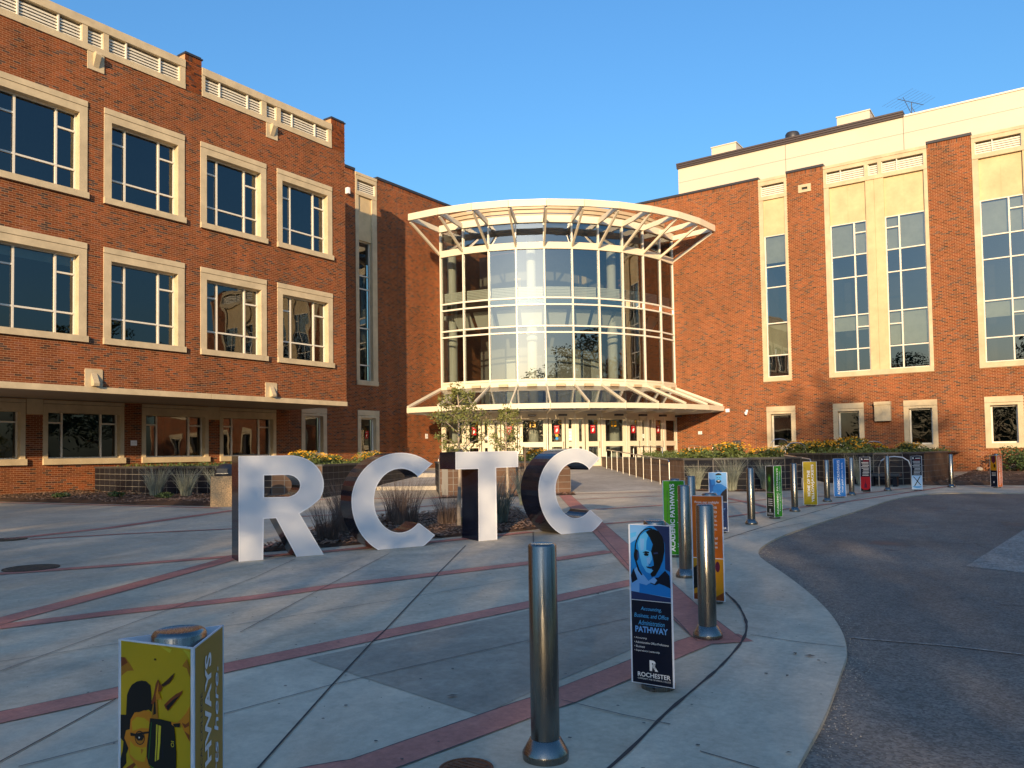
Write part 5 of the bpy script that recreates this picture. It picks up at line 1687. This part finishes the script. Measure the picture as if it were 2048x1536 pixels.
# ================================================================== BOLLARDS
def bollard_parts(t, h=1.055, flare=True):
    mb = MB(); R_ = .0705
    mb.lathe([(R_, .06), (R_, h - .012), (R_ - .006, h - .003), (R_ - .012, h), (R_ - .02, h - .003), (.01, h - .004)], (0, 0, 0), 40); mb.build('post', M['steel'], t, True)
    mb = MB()
    if flare: mb.lathe([(.112, 0), (.114, .03), (.112, .036), (.076, .098), (.0712, .10)], (0, 0, 0), 40)
    else: mb.lathe([(.105, 0), (.107, .028), (.10, .034), (.0712, .036)], (0, 0, 0), 40)
    mb.build('base_flange', M['steel'], t, True)
B0 = [(-2.13, 3.30, 'nearest steel bollard, tall in the foreground'), (-2.34, 5.99, 'steel bollard standing in front of the orange sign'), (-3.58, 8.54, 'steel bollard between the green sign and the orange sign'),
      (-4.45, 10.87, 'steel bollard half hidden behind the orange sign, left of the headset-man sign'), (-4.79, 14.55, 'steel bollard left of the dark and green two-sided sign'), (-4.84, 17.6, 'steel bollard between the green sign and the yellow sign'),
      (-4.91, 20.76, 'steel bollard between the yellow and the plain blue signs'), (-4.89, 23.44, 'steel bollard just right of the plain blue sign'), (-4.38, 25.86, 'steel bollard between the red sign and the white-footed sign'), (-2.97, 28.38, 'last steel bollard, before the end of the far planter')]
bp = thing('steel_bollard', B0[0][2], 'bollard', (B0[0][0], B0[0][1], gz(*B0[0][:2]) + KH - .002), 0, 'steel bollards along the kerb')
bollard_parts(bp, 1.042)
for i, (x, y, l) in enumerate(B0[1:]):
    o = copy_tree(bp); o.location = (x, y, gz(x, y) + KH - .002); o.rotation_euler = (0, 0, i * 2.1); tag(o, l, 'bollard', 'steel bollards along the kerb')

# ================================================================== SIGNS
def sign(label, x, y, th, side, faces, h0=.035, h1=1.02):
    """three-sided sleeve round a bollard. th: direction of face 0 (deg). faces: list of 3 callables(panel, w, h, matrix) or colours"""
    t = thing('prism_sign', label, 'sign', (x, y, gz(x, y) + KH - .002), 0, 'three-sided signs on bollards')
    bollard_parts(t, 1.042, False)
    rin = side / (2 * sqrt(3))
    for k in range(3):
        a = radians(th + 120 * k); d = Vector((cos(a), sin(a), 0)); n = Vector((sin(a), -cos(a), 0))
        c = n * rin
        mm = Matrix((d, Vector((0, 0, 1)), n)).transposed().to_4x4(); mm.translation = c + Vector((0, 0, (h0 + h1) / 2)) 
        W, Hh = side, h1 - h0
        mb = MB(); mb.box(-W / 2, W / 2, -Hh / 2, Hh / 2, -.004, 0); p = mb.build('panel', M['sheet'], t); p.matrix_local = mm
        f = faces[k]
        w, h = W - .022, Hh - .008
        if callable(f): f(p, w, h)
        else: flatbox(Matrix.Identity(4), w, h, f, p, 'printed_face', .0012)
    return t
T_ = lambda x, y, z=.0022: Matrix.Translation((x, y, z))
def fbx(p, x0, x1, y0, y1, m, name='printed_face', z=.0): 
    mb = MB(); mb.box(x0, x1, y0, y1, z, z + .0008); return mb.build(name, m, p)
def shape(p, pts, m, z, name='printed_picture'):
    mb = MB(); mb.add([(x, y, z) for x, y in pts], [tuple(range(len(pts)))]); return mb.build(name, m, p)
def ell(cx, cy, rx, ry, n=20, a0=0, a1=360):
    return [(cx + rx * cos(radians(a0 + (a1 - a0) * i / n)), cy + ry * sin(radians(a0 + (a1 - a0) * i / n))) for i in range(n if a1 - a0 == 360 else n + 1)]
def ac_path(col, txt2='Your path starts here.', lightcol=None):
    def f(p, w, h):
        fbx(p, -w / 2, w / 2, -h / 2, h / 2, col)
        if lightcol: fbx(p, -w / 2 + .0, w / 2 - .17 * w * 4.2, -h / 2, h / 2, lightcol, z=.0006)
        Rm = Matrix.Rotation(radians(90), 4, 'Z')
        put_text('ROCHESTER COMMUNITY AND TECHNICAL COLLEGE', T_(-w * .31, -.0) @ Rm, h * .74, .017, M['jointl'], p)
        put_text('ACADEMIC PATHWAYS', T_(-w * .08, 0) @ Rm, h * .92, w * .23, wht, p, bold=.03)
        put_text(txt2, T_(w * .25, 0) @ Rm, h * .80, w * .2, flat('pale_print', 'DDE6EE'), p, shear=.25, bold=.012)
    return f
olive = flat('olive_print', 'B89C08'); mustard = flat('mustard_print', 'A8820C'); green = flat('green_print', '2F8F0A'); lgreen = flat('light_green_print', '68B81E')
navy = flat('navy_print', '060C22'); cyan = flat('cyan_print', '4FA8E0'); orange = flat('orange_print2', 'C8620E'); blue = flat('blue_print2', '1478C4'); skyb = flat('sky_print', '6FA8DE'); blk = flat('black_print', '060505')
dgreen = flat('dark_green_print', '10200F'); midb = flat('mid_blue_print', '0F5FA8'); slate = flat('slate_print', '22305A'); brown = flat('brown_print', '7A3A0C'); plum = flat('plum_print', '5A1530'); skin = flat('amber_print', 'C07A10')
def college_mark(p, cx, y, w, col=wht):
    put_text('R', T_(cx, y + .06), None, .065, col, p, bold=.05, name='emblem')
    for k in range(3):
        shape(p, [(cx - .012 + k * .008, y + .03), (cx - .009 + k * .008, y + .03), (cx - .002 + k * .008, y + .075), (cx - .005 + k * .008, y + .075)], navy, .0034, 'emblem_stripe')
    put_text('ROCHESTER', T_(cx, y), w, .028, col, p, bold=.015)
    put_text('COMMUNITY AND TECHNICAL COLLEGE', T_(cx, y - .026), w, .009, col, p)
def man_panel(lines, title, bullets, bgc=skyb):
    def f(p, w, h):
        zt = h / 2; zm = h / 2 - h * .475
        fbx(p, -w / 2, w / 2, -h / 2, zm - .004, navy)
        fbx(p, -w / 2, w / 2, zm, zt, blue)
        def q(pts, m, z):
            P = [(max(-w / 2, min(w / 2, ((x - 215) - (y - 490) * .035) / 312 * w - w / 2)), max(zm, min(zt, zt - (y - 490 - (x - 215) * .03) / 600 * (zt - zm)))) for x, y in pts]
            shape(p, P, m, z)
        def e(cx, cy, rx, ry, a0=0, a1=360, n=20): return [(cx + rx * cos(radians(a0 + (a1 - a0) * i / n)), cy - ry * sin(radians(a0 + (a1 - a0) * i / n))) for i in range(n + (a1 - a0 != 360))]
        k = w / .25
        q([(215, 490), (370, 490), (330, 520), (280, 600), (215, 640)], skyb, .0012)
        q([(400, 490), (535, 490), (545, 860), (500, 840), (495, 640), (460, 560)], slate, .0012)
        q([(215, 560), (270, 545), (265, 580), (215, 600)], cyan, .0013)
        q([(215, 1010), (400, 1040), (550, 1060), (550, 1120), (215, 1100)], slate, .0013)
        q([(225, 900), (275, 830), (300, 860), (340, 900), (372, 940), (350, 985), (420, 985), (550, 1000), (550, 1065), (225, 1025)], skyb, .0015)
        q([(300, 960), (430, 985), (550, 990), (550, 1060), (300, 1035)], blue, .0016)
        q([(225, 900), (250, 840), (262, 870), (285, 930), (240, 960)], navy, .0017)
        q(e(385, 700, 108, 178), blue, .0019)
        q([(283, 640), (300, 580), (335, 548), (372, 545), (352, 620), (350, 690), (392, 705), (398, 765), (378, 800), (362, 828), (404, 850), (424, 872), (400, 885), (355, 868), (318, 810), (300, 740)], cyan, .0021)
        q([(300, 600), (335, 600), (330, 690), (305, 700)], skyb, .0023); q([(352, 760), (380, 740), (382, 800), (362, 810)], skyb, .0023)
        q([(345, 545), (372, 528), (405, 522), (445, 538), (475, 580), (492, 640), (493, 700), (482, 770), (458, 835), (425, 895), (398, 905), (385, 880), (410, 850), (412, 800), (402, 745), (388, 702), (402, 645), (376, 590)], blk, .0024)
        q([(395, 820), (425, 812), (420, 850), (400, 850)], navy, .0026)
        q([(320, 712), (345, 700), (375, 705), (372, 716), (345, 716)], blk, .0025); q([(330, 722), (350, 715), (372, 722), (366, 738), (340, 738)], blk, .0027)
        q([(408, 712), (440, 705), (445, 718), (412, 724)], slate, .0027)
        q([(352, 822), (380, 826), (412, 824), (408, 836), (382, 840), (358, 832)], blk, .0027)
        q([(362, 800), (392, 802), (380, 810)], midb, .0027)
        q(e(375, 690, 118, 176, 80, 185, 14) + e(375, 690, 108, 166, 80, 185, 14)[::-1], blk, .0029)
        q(e(272, 735, 20, 48), blk, .0030); q(e(285, 735, 8, 36), slate, .0032)
        q([(262, 780), (275, 780), (300, 850), (325, 890), (315, 895), (288, 858)], blk, .0030)
        q([(350, 975), (375, 935), (415, 905), (440, 930), (420, 960), (390, 950)], skyb, .0026)
        q([(385, 955), (410, 915), (450, 905), (500, 850), (535, 890), (548, 990), (500, 970), (455, 955), (425, 970)], navy, .0025)
        y = zm - .055
        for s in lines:
            put_text(s, T_(0, y), min(w * .86, .0118 * len(s) * k), .030, cyan, p, shear=.25); y -= .042
        put_text(title, T_(0, y), w * .82, .038, skyb, p, bold=.03); y -= .055
        for s in bullets:
            tw_ = min(w * .86, .0066 * (len(s) + 2) * k); put_text('• ' + s, T_(-w * .44 + tw_ / 2, y), tw_, .014, wht, p, shear=.2); y -= .026
        college_mark(p, .01 * k, -h / 2 + .055, w * .82)
    return f
def yellow_photo(p, w, h):
    fbx(p, -w / 2, w / 2, -h / 2, h / 2, olive)
    t = h / 2
    def q(pts, m, z):
        P = [(max(-w / 2, min(w / 2, (x - 530) * .000365)), max(-h / 2, t - (y - (295 + (x - 185) * .08)) * .000372)) for x, y in pts]
        shape(p, P, m, z)
    lt = flat('pale_olive_print', 'C2B52A'); amb2 = flat('ochre_print', 'A06A10'); dk = flat('umber_print', '3A1C08')
    q([(175, 410), (230, 412), (280, 460), (320, 505), (250, 510), (190, 545)], amb2, .0011)
    q([(175, 410), (225, 415), (255, 450), (190, 480)], brown, .0013)
    q([(170, 1240), (240, 1195), (335, 1145), (345, 1165), (270, 1225), (230, 1265), (215, 1340), (200, 1382), (168, 1392)], brown, .0012)
    q([(170, 1290), (225, 1265), (215, 1330), (168, 1380)], blk, .0014)
    q([(175, 820), (240, 820), (250, 680), (270, 640), (300, 605), (350, 582), (400, 573), (445, 577), (490, 605), (498, 660), (500, 705), (515, 735), (500, 790), (470, 775), (430, 785), (385, 800), (350, 795), (310, 830), (290, 850), (280, 920), (240, 930), (225, 985), (268, 1000), (265, 1060), (242, 1100), (246, 1160), (205, 1200), (175, 1215), (170, 1130), (205, 1080), (215, 1010), (172, 985)], blk, .0015)
    q([(290, 850), (330, 800), (380, 795), (430, 780), (490, 788), (505, 830), (485, 900), (458, 1060), (462, 1140), (500, 1190), (545, 1215), (530, 1280), (490, 1325), (450, 1300), (400, 1230), (350, 1170), (285, 1120), (265, 1050), (225, 985), (240, 935), (280, 920)], skin, .0017)
    q([(300, 865), (350, 830), (430, 835), (480, 860), (475, 905), (400, 905), (310, 930)], olive, .0019)
    q([(285, 1000), (330, 1035), (400, 1045), (450, 1035), (452, 1090), (430, 1140), (390, 1140), (340, 1130), (285, 1095)], olive, .0019)
    q([(395, 1050), (425, 1055), (400, 1090)], amb2, .0021)
    q([(380, 1230), (450, 1240), (490, 1270), (470, 1310), (430, 1290)], brown, .0019)
    q([(400, 1182), (440, 1190), (500, 1172), (505, 1190), (470, 1215), (430, 1200)], plum, .0021)
    q([(288, 942), (340, 948), (430, 930), (500, 922), (500, 935), (435, 945), (345, 965), (292, 965)], blk, .0027)
    ex = [(385 + 52 * cos(a * pi / 9), 975 + 50 * sin(a * pi / 9)) for a in range(18)]; ix = [(385 + 44 * cos(a * pi / 9), 975 + 42 * sin(a * pi / 9)) for a in range(18)]
    q(ex, dk, .0022); q(ix, amb2, .0023)
    q([(335, 968), (360, 950), (410, 948), (432, 962), (410, 992), (365, 995)], blk, .0024); q([(372, 972), (380, 965), (388, 972), (380, 980)], wht, .0026)
    q([(345, 1215), (380, 1205), (372, 1290), (392, 1400), (432, 1420), (482, 1505), (545, 1425), (600, 1300), (545, 1215), (630, 1215), (640, 1240), (720, 1290), (780, 1315), (868, 1345), (880, 1560), (330, 1560), (335, 1420), (325, 1300)], blk, .0016)
    q([(520, 1400), (600, 1330), (650, 1270), (700, 1290), (740, 1380), (800, 1340), (868, 1350), (880, 1560), (470, 1560)], slate, .0018)
    for k in range(5): q([(690 + 34 * k, 1300 + 12 * k), (702 + 34 * k, 1305 + 12 * k), (735 + 34 * k, 1520), (722 + 34 * k, 1520)], blk if k % 2 else amb2, .0020)
    q([(375, 1225), (470, 1330), (545, 1392), (490, 1495), (445, 1412), (392, 1365)], skin, .0019)
    q([(365, 1462), (430, 1450), (482, 1502), (470, 1560), (375, 1560)], plum, .0021); q([(340, 1490), (390, 1470), (430, 1540), (350, 1560)], flat('rose_print', 'C9808A'), .0023)
    q([(545, 1480), (622, 1428), (625, 1462), (560, 1500), (525, 1500)], plum, .0021)
    q([(500, 835), (528, 700), (558, 700), (572, 835)], amb2, .0024); q([(528, 700), (540, 690), (548, 800), (520, 810)], blk, .0026)
    q([(490, 832), (600, 836), (722, 850), (735, 930), (748, 1060), (745, 1160), (722, 1205), (680, 1222), (560, 1202), (480, 1160), (455, 1100), (460, 1020), (474, 940)], flat('bottle_black', '050A06'), .0028)
    q([(552, 872), (600, 882), (592, 1000), (578, 1112), (538, 1130), (548, 1000)], lt, .0030); q([(568, 872), (576, 874), (560, 1120), (552, 1122)], blk, .0032)
    q([(500, 860), (508, 860), (480, 1120), (472, 1110)], flat('bottle_print', '1F5A22'), .0030); q([(612, 960), (618, 960), (622, 1110), (614, 1100)], navy, .0030)
    q([(475, 1150), (560, 1190), (640, 1210), (560, 1200)], lgreen, .0031)
    put_text('OI', Matrix.Translation(((712 - 530) * .000365, t - (1000 - 337) * .000372, .0031)) @ Matrix.Rotation(radians(88), 4, 'Z'), None, .011, lt, p)
    # hand: knuckle and finger shading
    q([(570, 560), (590, 590), (612, 612), (600, 640), (560, 650), (548, 705), (520, 735), (500, 730), (530, 660), (548, 590)], brown, .0033)
    q([(578, 575), (572, 640), (605, 700), (552, 700), (548, 660)], skin, .0035)
    q([(600, 598), (640, 575), (690, 540), (733, 512), (715, 550), (680, 585), (620, 612)], dk, .0033); q([(606, 600), (660, 580), (690, 566), (640, 592)], blk, .0036)
    q([(630, 735), (690, 690), (750, 655), (812, 630), (800, 655), (745, 705), (668, 775), (645, 760)], brown, .0033); q([(650, 745), (720, 695), (785, 665), (745, 700), (668, 770)], blk, .0035)
    q([(700, 848), (760, 850), (800, 822), (845, 780), (878, 735), (880, 975), (850, 945), (820, 900), (798, 862), (780, 880), (735, 880), (705, 868)], skin, .0033); q([(805, 850), (840, 860), (870, 840), (872, 868), (830, 885)], brown, .0035); q([(828, 905), (878, 930), (878, 972)], brown, .0035)
    q([(715, 862), (790, 852), (782, 882), (735, 882)], blk, .0036)
    q([(805, 465), (850, 415), (878, 470), (880, 540), (850, 480)], amb2, .0033)
    q([(590, 335), (700, 352), (680, 378), (640, 360)], lt, .0011); q([(800, 350), (880, 372), (878, 430), (850, 395)], lt, .0011)
    shape(p, ell((540 - 530) * .000365, t - .037, .0032, .0032, 8), blk, .0032)
def orange_panel(p, w, h):
    fbx(p, -w / 2, w / 2, -h / 2, h / 2, orange)
    zt = h / 2; zs = zt - h * .595
    for k, s in enumerate(('From our multiple', 'rehearsal studios', 'to our electronics', 'music lab and our', 'theatre and studio,', 'there is a place', 'for every artist.', '', 'Art, music and', 'theatre courses that', 'inspire all senses')):
        if s: put_text(s, T_(0, zt - .06 - k * .042), w * (.80 if k == 0 else .66), .028, wht, p, bold=.012)
    fbx(p, -w / 2, w / 2, zs - .006, zs, wht, z=.001)
    fbx(p, -w / 2, w / 2, -h / 2, zs - .006, flat('amber_print2', 'C8860C'), z=.0008)
    shape(p, [(-w / 2, zs - .10), (-.08, zs - .05), (-.05, zs - .12), (.02, zs - .10), (.06, zs - .2), (.0, zs - .3), (-.06, zs - .26), (-w / 2, zs - .3)], blk, .0018)
    shape(p, ell(-.075, zs - .05, .022, .026), blk, .0020); shape(p, ell(.09, zs - .08, .022, .05), plum, .0020)
    shape(p, [(-.06, zs - .2), (.0, zs - .16), (.03, zs - .24), (-.03, zs - .3)], plum, .0022)
    shape(p, [(-w / 2, -h / 2), (-w / 2, -h / 2 + .05), (.0, -h / 2 + .1), (.06, -h / 2 + .03), (w / 2, -h / 2 + .08), (w / 2, -h / 2)], brown, .0018)
def blue2_panel(p, w, h):
    zt = h / 2; zm = zt - h * .5
    fbx(p, -w / 2, w / 2, -h / 2, zm - .006, flat('navy_print2', '12305C')); fbx(p, -w / 2, w / 2, zm, zt, skyb); fbx(p, -w / 2, w / 2, zm - .006, zm, wht)
    shape(p, [(-w / 2, zt - .10), (-.05, zt - .16), (-.04, zt - .30), (-w / 2, zt - .34)], midb, .0012)
    shape(p, [(-.12, zt - .12), (-.05, zt - .11), (-.04, zt - .19), (-.1, zt - .21)], blue, .0014)
    shape(p, [(-.08, zt - .24), (-.03, zt - .19), (.05, zt - .19), (w / 2, zt - .25), (w / 2, zm + .05), (-.08, zm + .05)], blue, .0016)
    shape(p, ell(.012, zt - .095, .048, .078), cyan, .0018)
    shape(p, ell(.012, zt - .045, .05, .035, 16, 0, 180), blk, .0020)
    shape(p, ell(.012, zt - .14, .042, .036, 16, 180, 360) + [(.035, zt - .125), (.012, zt - .118), (-.012, zt - .125)], blk, .0020)
    shape(p, ell(.012, zt - .137, .018, .008), wht, .0022)
    for sx in (-.008, .03): shape(p, ell(sx, zt - .085, .010, .005), blk, .0022)
    shape(p, [(.06, zt - .33), (w / 2, zt - .26), (w / 2, zm), (.0, zm), (.02, zt - .40)], navy, .0018)
    for k in range(2): fbx(p, -w * .2, w * .2, zm - .055 - k * .03, zm - .045 - k * .03, cyan, z=.0014)
    put_text('PATHWAY', T_(0, zm - .12), w * .8, .03, skyb, p, bold=.02)
    for k in range(5): fbx(p, -w * .35, w * (.3 - .1 * (k % 2)), zm - .17 - k * .035, zm - .162 - k * .035, cyan, z=.0014)
    put_text('ROCHESTER', T_(0, -h / 2 + .05), w * .85, .03, wht, p, bold=.015)
def green_dark(p, w, h):
    fbx(p, -w / 2, w / 2, -h / 2, h / 2, dgreen)
    shape(p, ell(-.01, .22, .07, .12), flat('bottle_print', '1F5A22'), .0012); shape(p, ell(-.01, .24, .035, .05), lgreen, .0014)
    shape(p, [(-.1, -.0), (-.02, .12), (.04, .1), (.03, -.01)], flat('bottle_print', '1F5A22'), .0011)
    fbx(p, -w / 2, w / 2, -.02, -.016, wht, z=.001)
    put_text('CHANGE THE\nPATHWAY', T_(0, -.08), w * .7, .07, lgreen, p)
    for k in range(4): fbx(p, -w * .3, w * .3, -.16 - k * .04, -.15 - k * .04, wht, z=.001)
    college_mark(p, 0, -h / 2 + .06, w * .8)
def yellow_home(p, w, h):
    fbx(p, -w / 2, w / 2, -h / 2, h / 2, olive)
    Rm = Matrix.Rotation(radians(90), 4, 'Z')
    put_text('ROCHESTER COMMUNITY AND TECHNICAL COLLEGE', T_(-w * .36, 0) @ Rm, h * .74, .016, M['jointl'], p)
    put_text('HOME OF THE', T_(-w * .10, -.0) @ Rm, h * .60, w * .22, wht, p, bold=.03)
    put_text('YELLOWJACKETS', T_(w * .22, 0) @ Rm, h * .88, w * .24, wht, p, bold=.03)
def dark_list(bottom, col2):
    def f(p, w, h):
        fbx(p, -w / 2, w / 2, -h / 2, h / 2, navy)
        r = random.Random(3)
        put_text('R', T_(-w * .3, h / 2 - .06), None, .05, wht, p, bold=.04, name='emblem')
        fbx(p, -w * .1, w * .4, h / 2 - .07, h / 2 - .055, wht, z=.001)
        fbx(p, -w * .2, w * .4, h / 2 - .12, h / 2 - .105, red, z=.001)
        for k in range(10): fbx(p, -w * .42 + r.uniform(0, .06), w * .42 - r.uniform(0, .03), h / 2 - .16 - k * .042, h / 2 - .148 - k * .042, wht, z=.001)
        fbx(p, -w / 2, w / 2, -h / 2, -h / 2 + h * .42, bottom, z=.001)
        if col2 == 'x':
            shape(p, [(-.10, -.12), (-.085, -.11), (.11, -.36), (.09, -.37)], blk, .0022); shape(p, [(.08, -.10), (.10, -.11), (-.06, -.40), (-.08, -.39)], blk, .0024)
            shape(p, ell(0, -.40, .12, .05, 16, 180, 360), cyan, .0022)
        else:
            shape(p, [(-.04, -.40), (-.035, -.30), (-.01, -.26), (0, -.14), (.01, -.26), (.035, -.30), (.04, -.40)], plum, .0022)
            shape(p, [(-w / 2, -h / 2), (-w / 2, -h / 2 + .10), (-.06, -h / 2 + .04), (.06, -h / 2 + .04), (w / 2, -h / 2 + .1), (w / 2, -h / 2)], blk, .0022)
    return f
def amber_small(p, w, h):
    fbx(p, -w / 2, w / 2, -h / 2, h / 2, navy); fbx(p, -w / 2, w / 2, 0.02, h / 2, flat('amber_print2', 'C8860C'), z=.001)
    shape(p, [(-.1, .45), (.08, .48), (.1, .3), (.0, .22), (-.08, .3)], plum, .0022); shape(p, ell(.04, .16, .04, .06), blk, .0022)
    for k in range(3): fbx(p, -w * .3, w * .3, -.06 - k * .04, -.05 - k * .04, wht, z=.001)
    put_text('R', T_(0, -.34), None, .06, wht, p, bold=.04, name='emblem')
acc = man_panel(['Accounting,', 'Business, and Office', 'Administration'], 'PATHWAY', ['Accounting', 'Administrative Office Professions', 'Business', 'Supervisory Leadership'])
YEL = lambda p, w, h: ac_path(mustard)(p, w, h)
sign('yellow three-sided sign in the left foreground, picturing a person holding a jar', -1.987, 1.258, 10, .275, [yellow_photo, YEL, olive], h1=1.022)
sign('blue sign picturing a man with a headset above white course lists, right foreground', -2.136, 4.62, 1, .287, [acc, blue, slate])
sign('orange sign with white sentences behind the second steel bollard', -2.81, 7.319, 4, .309, [orange_panel, brown, orange])
sign('light green sign reading academic pathways, behind the headset-man sign', -4.319, 10.0, 12, .297, [ac_path(green, lightcol=lgreen), green, dgreen])
sign('blue sign with a bearded man above a dark text panel, behind the orange sign', -4.805, 12.95, 14, .308, [blue2_panel, blue, slate])
sign('sign with a dark picture side and a green lettered side, beside the ramp planter', -4.758, 15.87, -43.3, .30, [green_dark, ac_path(green), green], h1=1.04)
sign('yellow sign reading home of the yellowjackets', -4.913, 19.2, 13, .31, [yellow_home, olive, olive], h1=1.04)
sign('plain blue sign with white sideways lettering', -4.969, 22.4, 12, .305, [ac_path(blue), blue, slate], h1=1.04)
sign('black sign with a red lower picture', -4.795, 24.95, -4, .29, [dark_list(red, 't'), slate, navy], h1=1.03)
sign('dark blue sign with a white crossed picture at its foot', -3.632, 26.3, -4, .295, [dark_list(flat('ice_print', 'BFDDF2'), 'x'), slate, navy], h1=1.03)
sign('small far orange sign at the right edge beside the mulch', -1.75, 28.54, -50, .32, [amber_small, ac_path(orange), orange], h1=1.0)

# ================================================================== LITTER BIN
t = thing('litter_bin', 'square exposed aggregate litter bin with dark domed lid, left of the letter R', 'litter bin', (-18.35, 12.98, gz(-18.35, 12.98) + KH), radians(35))
mb = MB()
w = .31
mb.add([(-w, -w, 0), (w, -w, 0), (w, w, 0), (-w, w, 0), (-w * .97, -w * .97, .80), (w * .97, -w * .97, .80), (w * .97, w * .97, .80), (-w * .97, w * .97, .80)], [(3, 2, 1, 0), (4, 5, 6, 7), (0, 1, 5, 4), (1, 2, 6, 5), (2, 3, 7, 6), (3, 0, 4, 7)])
mb.build('bin_body', M['bin'], t)
mb = MB(); mb.lathe([(.29, .80), (.30, .83), (.29, .90), (.25, 1.02), (.17, 1.10), (.05, 1.13)], (0, 0, 0), 24); lid = mb.build('domed_lid', M['dark'], t, True)
mb = MB(); mb.box(-.14, .14, -.31, -.25, .88, 1.0); mb.build('flap', M['cap'], t)
mb = MB(); mb.box(-.16, .16, -.33, -.31, .865, .88); mb.build('flap_rim', M['stlight'], t)

# small debris on the ground
for i, (px, py) in enumerate(((1462, 1131), (1305, 1386), (1195, 1190), (1578, 1510), (1590, 1310), (1620, 1315), (1575, 1355), (1400, 1230), (905, 1395), (630, 1250))):
    p = ong(px, py, KH)
    mb = MB(); s = .02 + .01 * (i % 3); mb.add([(-s, 0, 0), (0, -s * .4, .004), (s, 0, .002), (0, s * .5, .006)], [(0, 1, 2, 3)])
    o = mb.build('fallen_leaf', M['bark']); o.location = (p.x, p.y, p.z + .012); o.rotation_euler = (0, 0, i * 1.3)
    tag(o, 'small dry brown leaf lying on the concrete', 'leaf', 'fallen leaves on the concrete')
